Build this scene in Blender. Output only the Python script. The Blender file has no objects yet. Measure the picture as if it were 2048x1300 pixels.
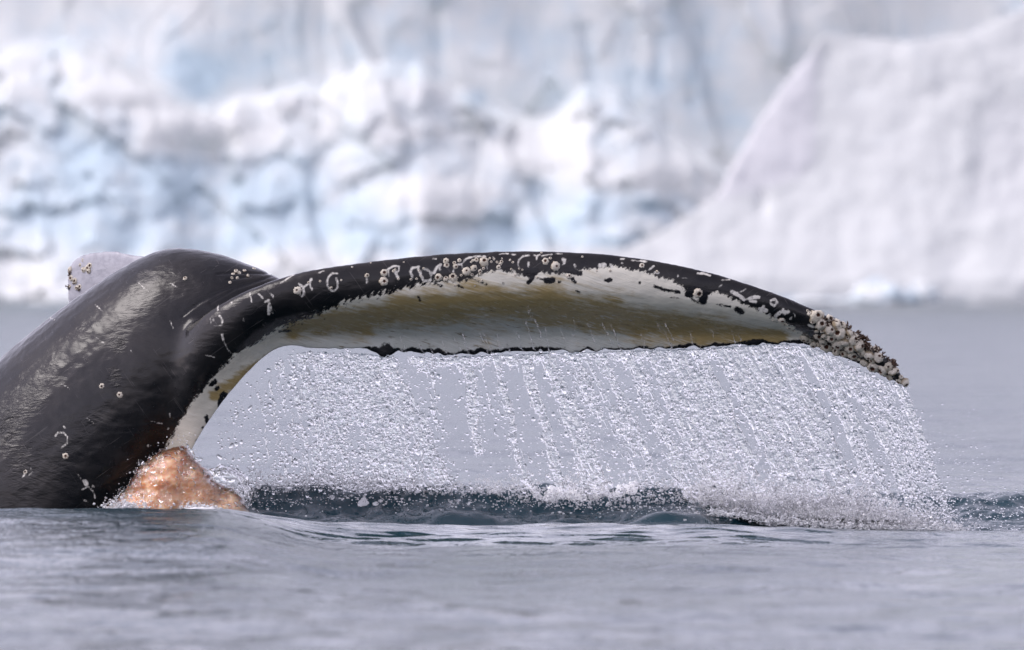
import bpy, math, random
import numpy as np
from mathutils import Vector, Matrix
from mathutils.bvhtree import BVHTree

random.seed(7)
rng = np.random.default_rng(7)
S = bpy.context.scene
COL = S.collection

# ------------------------------------------------------------------ camera, sky, sun, exposure
CAM_Z = 0.73          # low boat
FPX = 15000.0         # focal length in photograph pixels (2048 wide)
DW = 25.0             # distance of the whale
cam_d = bpy.data.cameras.new('camera')
cam = bpy.data.objects.new('camera', cam_d)
COL.objects.link(cam)
cam_d.sensor_width = 36.0
cam_d.lens = FPX / 2048.0 * 36.0
cam_d.clip_start = 0.5
cam_d.clip_end = 6000.0
cam.location = (0, 0, CAM_Z)
cam.rotation_euler = (math.radians(90) - math.atan(70.0 / FPX), 0, 0)
cam_d.dof.use_dof = True
cam_d.dof.focus_distance = 24.85
cam_d.dof.aperture_fstop = 5.2
S.camera = cam

SUN_DIR = Vector((-0.60, -0.12, 0.72)).normalized()      # towards the sun
sun_el = math.asin(SUN_DIR.z)
sun_az = math.atan2(SUN_DIR.x, SUN_DIR.y)
W = bpy.data.worlds.new('World')
S.world = W
W.use_nodes = True
wn, wl = W.node_tree.nodes, W.node_tree.links
wn.clear()
sky = wn.new('ShaderNodeTexSky')
sky.sky_type = 'NISHITA'
sky.sun_disc = False
sky.sun_elevation = sun_el
sky.sun_rotation = sun_az
sky.dust_density = 1.5
sky.ozone_density = 1.0
hsv = wn.new('ShaderNodeHueSaturation')
hsv.inputs['Saturation'].default_value = 0.26
bg = wn.new('ShaderNodeBackground')
bg.inputs['Strength'].default_value = 0.15
wo = wn.new('ShaderNodeOutputWorld')
wl.new(sky.outputs[0], hsv.inputs['Color'])
veil = wn.new('ShaderNodeMix'); veil.data_type = 'RGBA'; veil.blend_type = 'MULTIPLY'   # thin high cloud: greyer, faintly violet
veil.inputs[0].default_value = 1.0
veil.inputs[7].default_value = (1.0, 0.915, 1.05, 1)
wl.new(hsv.outputs[0], veil.inputs[6])
wl.new(veil.outputs[2], bg.inputs['Color'])
wl.new(bg.outputs[0], wo.inputs['Surface'])

sd = bpy.data.lights.new('sun', 'SUN')
sd.energy = 0.8
sd.angle = math.radians(28)
sd.color = (1.0, 0.95, 0.88)
sun = bpy.data.objects.new('sun', sd)
COL.objects.link(sun)
sun.location = (0, 0, 30)
sun.rotation_euler = SUN_DIR.to_track_quat('Z', 'Y').to_euler()

S.view_settings.view_transform = 'Standard'
S.view_settings.look = 'None'
S.view_settings.gamma = 1
S.view_settings.use_curve_mapping = False
S.view_settings.exposure = 0.88
S.render.engine = 'CYCLES'
cy = S.cycles
cy.use_denoising = True
cy.max_bounces = 24
cy.transmission_bounces = 24
cy.glossy_bounces = 6
cy.diffuse_bounces = 3
cy.volume_bounces = 2
cy.transparent_max_bounces = 16
cy.sample_clamp_indirect = 6.0
cy.blur_glossy = 0.6

# ------------------------------------------------------------------ helpers
def P(px, py, y=DW):
    """photograph pixel at distance y -> point"""
    return np.array([(px - 1024.0) * y / FPX, y, CAM_Z - (py - 580.0) * y / FPX])

def to_px(co):
    x, y, z = co[:, 0], co[:, 1], co[:, 2]
    return 1024 + x * FPX / y, 580 + (CAM_Z - z) * FPX / y

def tag(o, label=None, cat=None, group=None, kind=None):
    if label: o['label'] = label
    if cat: o['category'] = cat
    if group: o['group'] = group
    if kind: o['kind'] = kind
    return o

def mesh_np(name, verts, faces, smooth=True):
    """verts (n,3); faces (m,k) int or a list of such arrays"""
    if not isinstance(faces, list): faces = [faces]
    faces = [np.asarray(f, dtype=np.int32) for f in faces if len(f)]
    me = bpy.data.meshes.new(name)
    verts = np.ascontiguousarray(verts, dtype=np.float32)
    me.vertices.add(len(verts))
    me.vertices.foreach_set('co', verts.ravel())
    loops = np.concatenate([f.ravel() for f in faces])
    sizes = np.concatenate([np.full(len(f), f.shape[1], np.int32) for f in faces])
    starts = np.concatenate([[0], np.cumsum(sizes)[:-1]]).astype(np.int32)
    me.loops.add(len(loops))
    me.loops.foreach_set('vertex_index', loops)
    me.polygons.add(len(sizes))
    me.polygons.foreach_set('loop_start', starts)
    me.update(calc_edges=True)
    me.validate()
    if smooth:
        me.polygons.foreach_set('use_smooth', np.ones(len(me.polygons), dtype=bool))
    return me

def obj(name, me, mat=None, parent=None):
    o = bpy.data.objects.new(name, me)
    COL.objects.link(o)
    if mat is not None and me is not None and not me.materials:
        me.materials.append(mat)
    if parent is not None: o.parent = parent
    return o

def attr(me, name, vals):
    a = me.attributes.new(name, 'FLOAT', 'POINT')
    a.data.foreach_set('value', np.ascontiguousarray(vals, dtype=np.float32))

def _hash(ix, iy, iz):
    h = (ix.astype(np.uint32) * np.uint32(374761393) + iy.astype(np.uint32) * np.uint32(668265263)
         + iz.astype(np.uint32) * np.uint32(2147483647 & 0x5bd1e995))
    h = (h ^ (h >> np.uint32(13))) * np.uint32(1274126177)
    h = h ^ (h >> np.uint32(16))
    return h

_G = np.random.default_rng(3).normal(size=(256, 3)); _G /= np.linalg.norm(_G, axis=1)[:, None]
def noise(x, y, z):
    """gradient noise, about -1..1"""
    x, y, z = np.broadcast_arrays(np.asarray(x, float), np.asarray(y, float), np.asarray(z, float))
    fx, fy, fz = np.floor(x), np.floor(y), np.floor(z)
    ix, iy, iz = fx.astype(np.int64), fy.astype(np.int64), fz.astype(np.int64)
    dx, dy, dz = x - fx, y - fy, z - fz
    u, v, w = [t * t * t * (t * (t * 6 - 15) + 10) for t in (dx, dy, dz)]
    out = 0
    for a in (0, 1):
        for b in (0, 1):
            for c in (0, 1):
                g = _G[_hash(ix + a, iy + b, iz + c) & np.uint32(255)]
                d = g[..., 0] * (dx - a) + g[..., 1] * (dy - b) + g[..., 2] * (dz - c)
                out = out + d * (u if a else 1 - u) * (v if b else 1 - v) * (w if c else 1 - w)
    return out * 1.6

def fbm(x, y, z, octaves=4, gain=0.5):
    s, a, f = 0, 1.0, 1.0
    for i in range(octaves):
        s = s + a * noise(x * f + 17.3 * i, y * f + 5.1 * i, z * f - 9.7 * i)
        a *= gain; f *= 2.03
    return s

def sstep(a, b, x):
    t = np.clip((x - a) / (b - a), 0, 1)
    return t * t * (3 - 2 * t)

def seg_dist(px, py, pts):
    """distance to polyline"""
    best = np.full(px.shape, 1e9)
    for (ax, ay), (bx, by) in zip(pts[:-1], pts[1:]):
        vx, vy = bx - ax, by - ay
        L = vx * vx + vy * vy + 1e-9
        t = np.clip(((px - ax) * vx + (py - ay) * vy) / L, 0, 1)
        best = np.minimum(best, np.hypot(px - ax - t * vx, py - ay - t * vy))
    return best

def poly_sd(px, py, pts):
    """signed distance to polygon, positive inside"""
    n = len(pts)
    d = seg_dist(px, py, list(pts) + [pts[0]])
    ins = np.zeros(px.shape, bool)
    for i in range(n):
        (ax, ay), (bx, by) = pts[i], pts[(i + 1) % n]
        if ay == by: continue
        c = ((ay > py) != (by > py)) & (px < (bx - ax) * (py - ay) / (by - ay) + ax)
        ins ^= c
    return np.where(ins, d, -d)

def interp(x, table):
    t = np.array(table, float)
    return np.interp(x, t[:, 0], t[:, 1])

def spline(pts, n):
    """Catmull-Rom through rows of pts, n samples"""
    pts = np.asarray(pts, float)
    q = np.vstack([2 * pts[0] - pts[1], pts, 2 * pts[-1] - pts[-2]])
    t = np.linspace(0, len(pts) - 1 - 1e-6, n)
    i = t.astype(int); f = (t - i)[:, None]
    p0, p1, p2, p3 = q[i], q[i + 1], q[i + 2], q[i + 3]
    return 0.5 * (2 * p1 + (p2 - p0) * f + (2 * p0 - 5 * p1 + 4 * p2 - p3) * f**2 + (3 * p1 - p0 - 3 * p2 + p3) * f**3)

def loft(rings):
    """rings (n,m,3) closed loops -> verts, quads + cap tris"""
    n, m, _ = rings.shape
    v = rings.reshape(-1, 3)
    i = np.arange(n - 1)[:, None] * m; j = np.arange(m)[None, :]
    a = i + j; b = i + (j + 1) % m
    q = np.stack([a, b, b + m, a + m], -1).reshape(-1, 4)
    c0, c1 = len(v), len(v) + 1
    v = np.vstack([v, rings[0].mean(0), rings[-1].mean(0)])
    jj = np.arange(m)
    t0 = np.stack([np.full(m, c0), (jj + 1) % m, jj], -1)
    o = (n - 1) * m
    t1 = np.stack([np.full(m, c1), o + jj, o + (jj + 1) % m], -1)
    return v, q, np.vstack([t0, t1])

def remesh(parts, voxel):
    """union of closed parts [(v, q, t)...] by voxel remesh -> (verts, quads)"""
    vs, qs, ts, off = [], [], [], 0
    for v, q, t in parts:
        vs.append(v); qs.append(q + off); ts.append(t + off); off += len(v)
    fl = [f for f in (np.vstack(qs) if any(len(q) for q in qs) else np.zeros((0, 4), int), np.vstack(ts)) if len(f)]
    me = mesh_np('temporary', np.vstack(vs), fl)
    o = bpy.data.objects.new('temporary', me); COL.objects.link(o)
    m = o.modifiers.new('r', 'REMESH'); m.mode = 'VOXEL'; m.voxel_size = voxel
    dg = bpy.context.evaluated_depsgraph_get()
    ev = o.evaluated_get(dg); em = ev.to_mesh()
    co = np.empty(len(em.vertices) * 3, np.float32); em.vertices.foreach_get('co', co)
    li = np.empty(len(em.loops), np.int32); em.loops.foreach_get('vertex_index', li)
    quads = li.reshape(-1, 4)
    ev.to_mesh_clear()
    bpy.data.objects.remove(o); bpy.data.meshes.remove(me)
    return co.reshape(-1, 3).astype(float), quads

def edges_of(quads):
    e = np.vstack([quads[:, [0, 1]], quads[:, [1, 2]], quads[:, [2, 3]], quads[:, [3, 0]]])
    e.sort(axis=1)
    key = e[:, 0].astype(np.int64) * (quads.max() + 1) + e[:, 1]
    _, k = np.unique(key, return_index=True)
    return e[k]

def smooth_np(v, e, it, lam=0.5, weight=None):
    n = len(v)
    deg = np.bincount(e.ravel(), minlength=n)[:, None]
    for _ in range(it):
        s = np.stack([np.bincount(e[:, 0], v[e[:, 1], k], n) + np.bincount(e[:, 1], v[e[:, 0], k], n) for k in range(v.shape[1])], -1)
        d = (s / np.maximum(deg, 1) - v) * lam
        if weight is not None: d = d * weight[:, None]
        v = v + d
    return v

def normals_np(v, quads):
    fn = np.cross(v[quads[:, 2]] - v[quads[:, 0]], v[quads[:, 3]] - v[quads[:, 1]])
    n = np.zeros_like(v)
    for k in range(4):
        for c in range(3):
            n[:, c] += np.bincount(quads[:, k], fn[:, c], len(v))
    return n / np.maximum(np.linalg.norm(n, axis=1), 1e-12)[:, None]

_phi = (1 + 5 ** .5) / 2
def icosa(sub=0):
    v = np.array([(-1,_phi,0),(1,_phi,0),(-1,-_phi,0),(1,-_phi,0),(0,-1,_phi),(0,1,_phi),(0,-1,-_phi),(0,1,-_phi),(_phi,0,-1),(_phi,0,1),(-_phi,0,-1),(-_phi,0,1)], float)
    f = np.array([(0,11,5),(0,5,1),(0,1,7),(0,7,10),(0,10,11),(1,5,9),(5,11,4),(11,10,2),(10,7,6),(7,1,8),(3,9,4),(3,4,2),(3,2,6),(3,6,8),(3,8,9),(4,9,5),(2,4,11),(6,2,10),(8,6,7),(9,8,1)])
    for _ in range(sub):
        vl = [tuple(x) for x in v]; cache = {}; nf = []
        def mid(a, b):
            k = (min(a, b), max(a, b))
            if k not in cache:
                vl.append(tuple((np.array(vl[a]) + np.array(vl[b])) / 2)); cache[k] = len(vl) - 1
            return cache[k]
        for a, b, c in f:
            ab, bc, ca = mid(a, b), mid(b, c), mid(c, a)
            nf += [(a, ab, ca), (b, bc, ab), (c, ca, bc), (ab, bc, ca)]
        v, f = np.array(vl), np.array(nf)
    v = v / np.linalg.norm(v, axis=1)[:, None]
    return v, f

def drops_mesh(pos, rad, stretch=None, axis=None, sub=0, wob=0.0):
    """many small ellipsoids as one vertex/face pair"""
    iv, itf = icosa(sub)
    n, m = len(pos), len(iv)
    base = np.broadcast_to(iv, (n, m, 3)).copy()
    if wob: base *= (1 + wob * rng.normal(size=(n, m, 1)))
    V = base * rad[:, None, None]
    if stretch is not None:
        d = (V * axis[:, None, :]).sum(-1, keepdims=True)
        V = V + d * axis[:, None, :] * (stretch[:, None, None] - 1)
    V = V + pos[:, None, :]
    F = itf[None] + (np.arange(n) * m)[:, None, None]
    return V.reshape(-1, 3), F.reshape(-1, 3)

def merge(parts):
    vs, fs, off = [], [], 0
    for v, f in parts:
        vs.append(v); fs.append(np.asarray(f) + off); off += len(v)
    k3 = [f for f in fs if f.shape[1] == 3]; k4 = [f for f in fs if f.shape[1] == 4]
    out = []
    if k4: out.append(np.vstack(k4))
    if k3: out.append(np.vstack(k3))
    return np.vstack(vs), out

# ------------------------------------------------------------------ materials
class NT:
    def __init__(s, name):
        s.m = bpy.data.materials.new(name); s.m.use_nodes = True
        s.n, s.l = s.m.node_tree.nodes, s.m.node_tree.links
        s.bsdf = s.n['Principled BSDF']; s.out = s.n['Material Output']
    def new(s, t, **kw):
        n = s.n.new(t)
        for k, v in kw.items(): setattr(n, k, v)
        return n
    def link(s, a, b): s.l.new(a, b)
    def set(s, **kw):
        for k, v in kw.items(): s.bsdf.inputs[k.replace('_', ' ')].default_value = v
    def attr(s, name):
        n = s.new('ShaderNodeAttribute'); n.attribute_name = name; return n.outputs['Fac']
    def coord(s): return s.new('ShaderNodeTexCoord').outputs['Object']
    def mapping(s, vec, scale=(1, 1, 1), rot=(0, 0, 0)):
        """turn the axes, then stretch along them"""
        if any(rot):
            r = s.new('ShaderNodeMapping'); s.link(vec, r.inputs[0]); r.inputs['Rotation'].default_value = rot; vec = r.outputs[0]
        n = s.new('ShaderNodeMapping'); s.link(vec, n.inputs[0]); n.inputs['Scale'].default_value = scale
        return n.outputs[0]
    def noise(s, vec, scale, detail=4, rough=0.55, dist=0):
        n = s.new('ShaderNodeTexNoise'); s.link(vec, n.inputs['Vector'])
        n.inputs['Scale'].default_value = scale; n.inputs['Detail'].default_value = detail
        n.inputs['Roughness'].default_value = rough; n.inputs['Distortion'].default_value = dist
        return n.outputs['Fac']
    def math(s, op, a, b=None, c=None):
        n = s.new('ShaderNodeMath', operation=op)
        for i, x in enumerate((a, b, c)):
            if x is None: continue
            if isinstance(x, (int, float)): n.inputs[i].default_value = x
            else: s.link(x, n.inputs[i])
        return n.outputs[0]
    def ramp(s, x, lo, hi, a=0.0, b=1.0, smooth=True):
        n = s.new('ShaderNodeMapRange', interpolation_type='SMOOTHSTEP' if smooth else 'LINEAR')
        s.link(x, n.inputs[0])
        n.inputs[1].default_value = lo; n.inputs[2].default_value = hi; n.inputs[3].default_value = a; n.inputs[4].default_value = b
        return n.outputs[0]
    def mix(s, f, a, b):
        n = s.new('ShaderNodeMix', data_type='RGBA')
        for i, x in ((0, f), (6, a), (7, b)):
            if isinstance(x, (int, float)): n.inputs[i].default_value = x
            elif isinstance(x, tuple): n.inputs[i].default_value = (*x, 1) if len(x) == 3 else x
            else: s.link(x, n.inputs[i])
        return n.outputs[2]
    def bump(s, h, strength, dist, normal=None):
        n = s.new('ShaderNodeBump'); s.link(h, n.inputs['Height'])
        n.inputs['Strength'].default_value = strength; n.inputs['Distance'].default_value = dist
        if normal is not None: s.link(normal, n.inputs['Normal'])
        return n.outputs[0]

def mat_whale():
    t = NT('whale_skin')
    co = t.coord()
    R = math.radians
    half = lambda x: t.math('SUBTRACT', x, 0.5)
    fray = t.noise(t.mapping(co, (24, 40, 95), (0, R(48), 0)), 1.0, 6, 0.72)
    fine = t.noise(co, 75, 5, 0.75)
    cream = t.attr('cream'); yellow = t.attr('yellow'); scar = t.attr('scar'); low = t.attr('low'); frayamp = t.attr('fray')
    f = t.math('MULTIPLY', half(fray), frayamp)
    f2 = t.math('MULTIPLY', half(fine), 26.0)
    fld = t.math('ADD', t.math('ADD', cream, f), f2)
    cm = t.ramp(fld, -2.0, 2.6)
    # belly: cream rim, olive algal film in streaks, greyer wet skin towards the trailing edge
    st = t.noise(t.mapping(co, (7, 25, 85), (0, R(-14), 0)), 1.0, 6, 0.7)
    st2 = t.noise(t.mapping(co, (11, 40, 230), (0, R(-20), 0)), 1.0, 3, 0.6)
    bl = t.noise(co, 7, 4, 0.6)
    ym = t.ramp(t.math('ADD', t.math('ADD', yellow, t.math('MULTIPLY', half(st), 1.9)), t.math('MULTIPLY', half(bl), 1.8)), 0.2, 1.0)
    lm = t.ramp(t.math('ADD', low, t.math('MULTIPLY', half(st), 1.1)), 0.2, 0.9)
    c = t.mix(bl, (0.66, 0.63, 0.51), (0.80, 0.77, 0.66))
    c = t.mix(lm, c, t.mix(bl, (0.46, 0.48, 0.41), (0.66, 0.67, 0.64)))
    c = t.mix(t.math('MULTIPLY', ym, 0.88), c, t.mix(st2, (0.24, 0.155, 0.03), (0.44, 0.32, 0.10)))
    fl = t.ramp(t.noise(t.mapping(co, (16, 40, 120), (0, R(-12), 0)), 1.0, 3, 0.6), 0.60, 0.70)
    c = t.mix(t.math('MULTIPLY', fl, t.math('MULTIPLY', lm, 0.75)), c, (0.15, 0.11, 0.05))
    pale_st = t.ramp(st2, 0.58, 0.68)
    c = t.mix(t.math('MULTIPLY', pale_st, t.math('ADD', t.math('MULTIPLY', lm, 0.35), 0.15)), c, (0.74, 0.75, 0.73))
    blk = t.mix(t.ramp(t.noise(co, 5, 5, 0.65), 0.35, 0.7), (0.006, 0.006, 0.007), (0.019, 0.017, 0.016))
    scr = t.ramp(t.noise(t.mapping(co, (5, 20, 170), (0, R(35), 0)), 1.0, 2, 0.5), 0.69, 0.73)
    scr2 = t.ramp(t.noise(t.mapping(co, (6, 20, 190), (0, R(-55), 0)), 1.0, 2, 0.5), 0.69, 0.73)
    blk = t.mix(t.math('MULTIPLY', t.math('MAXIMUM', scr, scr2), 0.5), blk, (0.075, 0.07, 0.068))
    blk = t.mix(t.math('MULTIPLY', t.attr('scuff'), t.ramp(st2, 0.40, 0.62)), blk, (0.085, 0.08, 0.075))
    pale = t.attr('pale')
    pm = t.ramp(t.math('ADD', pale, t.math('MULTIPLY', half(fray), 0.8)), 0.3, 0.7)
    blk = t.mix(pm, blk, t.mix(t.ramp(t.noise(co, 22, 5, 0.7), 0.45, 0.6), (0.37, 0.37, 0.40), (0.31, 0.31, 0.34)))
    c = t.mix(cm, blk, c)
    sm = t.ramp(t.math('ADD', scar, t.math('MULTIPLY', half(fine), 6.5)), -1.2, 1.4)
    c = t.mix(t.math('MULTIPLY', sm, t.ramp(t.noise(co, 130, 3, 0.6), 0.35, 0.55, 0.55, 0.95)), c, (0.68, 0.66, 0.59))
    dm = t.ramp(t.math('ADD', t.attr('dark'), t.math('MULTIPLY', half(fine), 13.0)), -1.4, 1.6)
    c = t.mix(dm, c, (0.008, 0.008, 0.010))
    t.link(c, t.bsdf.inputs['Base Color'])
    rg = t.math('ADD', t.ramp(t.noise(co, 9, 4, 0.6), 0.35, 0.65, 0.09, 0.24), t.math('MULTIPLY', cm, 0.06))
    t.link(rg, t.bsdf.inputs['Roughness'])
    t.set(IOR=1.38)
    # relief: patches of running water film over finely wrinkled skin
    film = t.ramp(t.noise(t.mapping(co, (2.2, 3, 4.0), (0, R(40), 0)), 1.0, 3, 0.55), 0.40, 0.56)
    rip = t.noise(t.mapping(co, (20, 30, 75), (0, R(6), 0)), 1.0, 4, 0.62, 0.7)
    glint = t.attr('glint')
    b1 = t.new('ShaderNodeBump'); t.link(rip, b1.inputs['Height']); b1.inputs['Distance'].default_value = 0.010
    t.link(t.math('ADD', t.math('MULTIPLY', film, 0.19), t.math('ADD', t.math('MULTIPLY', glint, 0.8), 0.015)), b1.inputs['Strength'])
    wr = t.noise(t.mapping(co, (12, 12, 70), (0, R(-10), 0)), 1.0, 5, 0.65, 0.4)
    n2 = t.bump(wr, 0.055, 0.005, b1.outputs[0])
    n3 = t.bump(st2, 0.30, 0.004, t.bump(st, 0.25, 0.006, n2))
    nm = t.new('ShaderNodeMix', data_type='VECTOR')
    t.link(cm, nm.inputs[0]); t.link(n2, nm.inputs[4]); t.link(n3, nm.inputs[5])
    t.link(nm.outputs[1], t.bsdf.inputs['Normal'])
    return t.m

def mat_water():
    t = NT('sea_water')
    co = t.coord()
    t.set(Base_Color=(0.005, 0.032, 0.045, 1), IOR=1.333)
    rip = t.attr('ripple')
    t.link(t.attr('unresolved'), t.bsdf.inputs['Roughness'])   # ripples finer than the sheet carries
    a = t.noise(t.mapping(co, (6.0, 3.0, 1)), 1.0, 5, 0.6, 0.3)
    b = t.noise(t.mapping(co, (1.3, 0.6, 1)), 1.0, 4, 0.5)
    n1 = t.bump(b, 0.4, 0.06)
    nb = t.new('ShaderNodeBump'); t.link(a, nb.inputs['Height']); t.link(n1, nb.inputs['Normal'])
    nb.inputs['Distance'].default_value = 0.06
    t.link(t.ramp(rip, 0, 2, 0.08, 1.45, False), nb.inputs['Strength'])
    t.link(nb.outputs[0], t.bsdf.inputs['Normal'])
    return t.m

def mat_drop(name, froth, scale=95.0, lo=0.40, hi=0.60):
    """clear water; froth = share of it whitened by air bubbles, in small irregular flecks"""
    t = NT(name)
    t.set(Base_Color=(1, 1, 1, 1), Roughness=0.0, IOR=1.333, Transmission_Weight=1.0)
    if froth > 0:
        co = t.coord()
        n = t.noise(t.mapping(co, (1.0, 1.0, 0.75), (0, 0.45, 0)), scale, 3, 0.6, 0.6)
        df = t.new('ShaderNodeBsdfDiffuse'); df.inputs['Color'].default_value = (0.95, 0.955, 0.96, 1)
        tr = t.new('ShaderNodeBsdfTranslucent'); tr.inputs['Color'].default_value = (0.95, 0.955, 0.96, 1)
        m1 = t.new('ShaderNodeMixShader'); m1.inputs[0].default_value = 0.18
        t.link(df.outputs[0], m1.inputs[1]); t.link(tr.outputs[0], m1.inputs[2])
        m2 = t.new('ShaderNodeMixShader')
        t.link(t.ramp(n, lo, hi, froth * 0.25, froth), m2.inputs[0])
        t.link(t.bsdf.outputs[0], m2.inputs[1]); t.link(m1.outputs[0], m2.inputs[2])
        t.link(m2.outputs[0], t.out.inputs['Surface'])
    return t.m

def mat_foam():
    t = NT('foam')
    t.set(Base_Color=(0.90, 0.91, 0.92, 1), Roughness=0.4)
    n = t.noise(t.coord(), 60, 4, 0.7)
    t.link(t.bump(n, 0.8, 0.02), t.bsdf.inputs['Normal'])
    return t.m

def mat_orange():
    t = NT('murky_orange_water')
    co = t.coord()
    n = t.noise(co, 14, 6, 0.65, 1.2)
    c = t.mix(t.ramp(n, 0.32, 0.68), (0.62, 0.31, 0.14), (0.76, 0.49, 0.33))
    sw = t.ramp(t.noise(t.mapping(co, (34, 34, 70), (0, 0.5, 0)), 1.0, 6, 0.75, 2.0), 0.50, 0.62)
    c = t.mix(t.math('MULTIPLY', sw, 0.45), c, (0.80, 0.64, 0.52))
    c = t.mix(t.attr('pale'), c, (0.66, 0.52, 0.38))
    t.link(c, t.bsdf.inputs['Base Color'])
    t.link(t.math('MULTIPLY', t.attr('thin'), 0.9), t.bsdf.inputs['Transmission Weight'])
    t.set(Roughness=0.15, IOR=1.33, Subsurface_Weight=1.0, Subsurface_Scale=0.06)
    t.bsdf.inputs['Subsurface Radius'].default_value = (1.0, 0.55, 0.35)
    b = t.noise(co, 45, 4, 0.6, 1.2)
    t.link(t.bump(b, 0.22, 0.012), t.bsdf.inputs['Normal'])
    return t.m

def mat_shell():
    t = NT('barnacle_shell')
    co = t.coord()
    h = t.attr('h'); seam = t.attr('seam')
    oi = t.new('ShaderNodeObjectInfo').outputs['Random']
    off = t.new('ShaderNodeVectorMath', operation='ADD'); t.link(co, off.inputs[0]); t.link(oi, off.inputs[1])
    ridge = t.noise(t.mapping(off.outputs[0], (2.2, 2.2, 0.6)), 3.0, 5, 0.65)
    c = t.mix(ridge, (0.66, 0.58, 0.43), (0.90, 0.87, 0.78))
    c = t.mix(t.math('MULTIPLY', oi, 0.35), c, (0.58, 0.50, 0.35))
    c = t.mix(t.math('MULTIPLY', t.ramp(t.math('ADD', seam, t.math('MULTIPLY', ridge, 0.5)), 1.05, 1.3), 0.8), c, (0.20, 0.12, 0.05))
    c = t.mix(t.ramp(t.math('ADD', h, t.math('MULTIPLY', ridge, 0.3)), 0.2, 0.6, 0.75, 0.0), c, (0.26, 0.17, 0.06))
    c = t.mix(t.ramp(h, 1.02, 1.15), c, (0.10, 0.04, 0.02))
    t.link(c, t.bsdf.inputs['Base Color'])
    t.set(Roughness=0.42)
    t.link(t.bump(ridge, 0.5, 0.25), t.bsdf.inputs['Normal'])
    return t.m

def mat_simple(name, c1, c2, scale, rough=0.6):
    t = NT(name)
    t.link(t.mix(t.noise(t.coord(), scale, 5, 0.6), c1, c2), t.bsdf.inputs['Base Color'])
    t.set(Roughness=rough)
    return t.m

def mat_ice(name, snow=(0.80, 0.82, 0.86), relief=0.6):
    t = NT(name)
    co = t.coord()
    blue = t.attr('blue'); grey = t.attr('grey')
    n = t.noise(t.mapping(co, (1, 1, 1)), 0.7, 6, 0.62)
    n2 = t.noise(t.mapping(co, (1, 1, 1.6)), 2.2, 5, 0.65)
    d = t.math('MULTIPLY', t.math('SUBTRACT', n, 0.5), 1.3)
    b = t.ramp(t.math('ADD', blue, d), 0.1, 1.0)
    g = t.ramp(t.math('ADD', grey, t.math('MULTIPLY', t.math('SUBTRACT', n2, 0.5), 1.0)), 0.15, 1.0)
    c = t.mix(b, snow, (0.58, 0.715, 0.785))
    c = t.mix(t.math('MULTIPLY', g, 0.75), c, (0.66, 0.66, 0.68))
    t.link(c, t.bsdf.inputs['Base Color'])
    t.set(Roughness=0.6)
    t.link(t.bump(n2, relief, 0.5), t.bsdf.inputs['Normal'])
    return t.m

M_WHALE = mat_whale(); M_WATER = mat_water(); M_DROP = mat_drop('falling_clear_water', 0.0); M_CLEAR = mat_drop('clear_water', 0.0); M_MILK = mat_drop('aerated_water', 0.72, 60, 0.38, 0.6)
M_FOAM = mat_foam(); M_ORANGE = mat_orange(); M_SHELL = mat_shell()
M_GOOSE = mat_simple('dark_barnacle', (0.02, 0.01, 0.006), (0.10, 0.05, 0.025), 80, 0.4)
M_ICE = mat_ice('glacier_ice', (0.82, 0.845, 0.82)); M_BERG = mat_ice('iceberg_ice', (0.665, 0.69, 0.67), 0.08)

# ------------------------------------------------------------------ sea
def sea_height(x, y, dx):
    """swell and ripples; dx = local mesh spacing in depth, to drop waves it cannot carry"""
    h = 0.007 * np.sin(y * 1.9 + 0.35 * x + 0.8) + 0.004 * np.sin(y * 3.7 - 0.5 * x + 2.0 + 0.8 * noise(x * .3, y * .3, 2.0))
    h = h + 0.016 * noise(x * 0.45, y * 0.8, 3.1) + 0.010 * noise(x * 1.0 + 4, y * 1.9, 7.7) * sstep(0.6, 0.2, dx)
    h = h + 0.0105 * noise(x * 2.6 + 9, y * 4.6, 1.7) * sstep(0.25, 0.08, dx)
    h = h + 0.0040 * noise(x * 7.0 + 2, y * 11.0, 5.0) * sstep(0.1, 0.04, dx)
    h = h + sstep(26, 31, y) * (0.014 * noise(x * 0.9, y * 0.9, 21.0) + 0.016 * noise(x * 0.35, y * 0.45, 22.0)) * sstep(0.9, 0.3, dx)
    far = sstep(40, 90, y)
    h = h + far * 0.05 * noise(x * 0.11, y * 0.16, 11.0)
    return h

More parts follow.
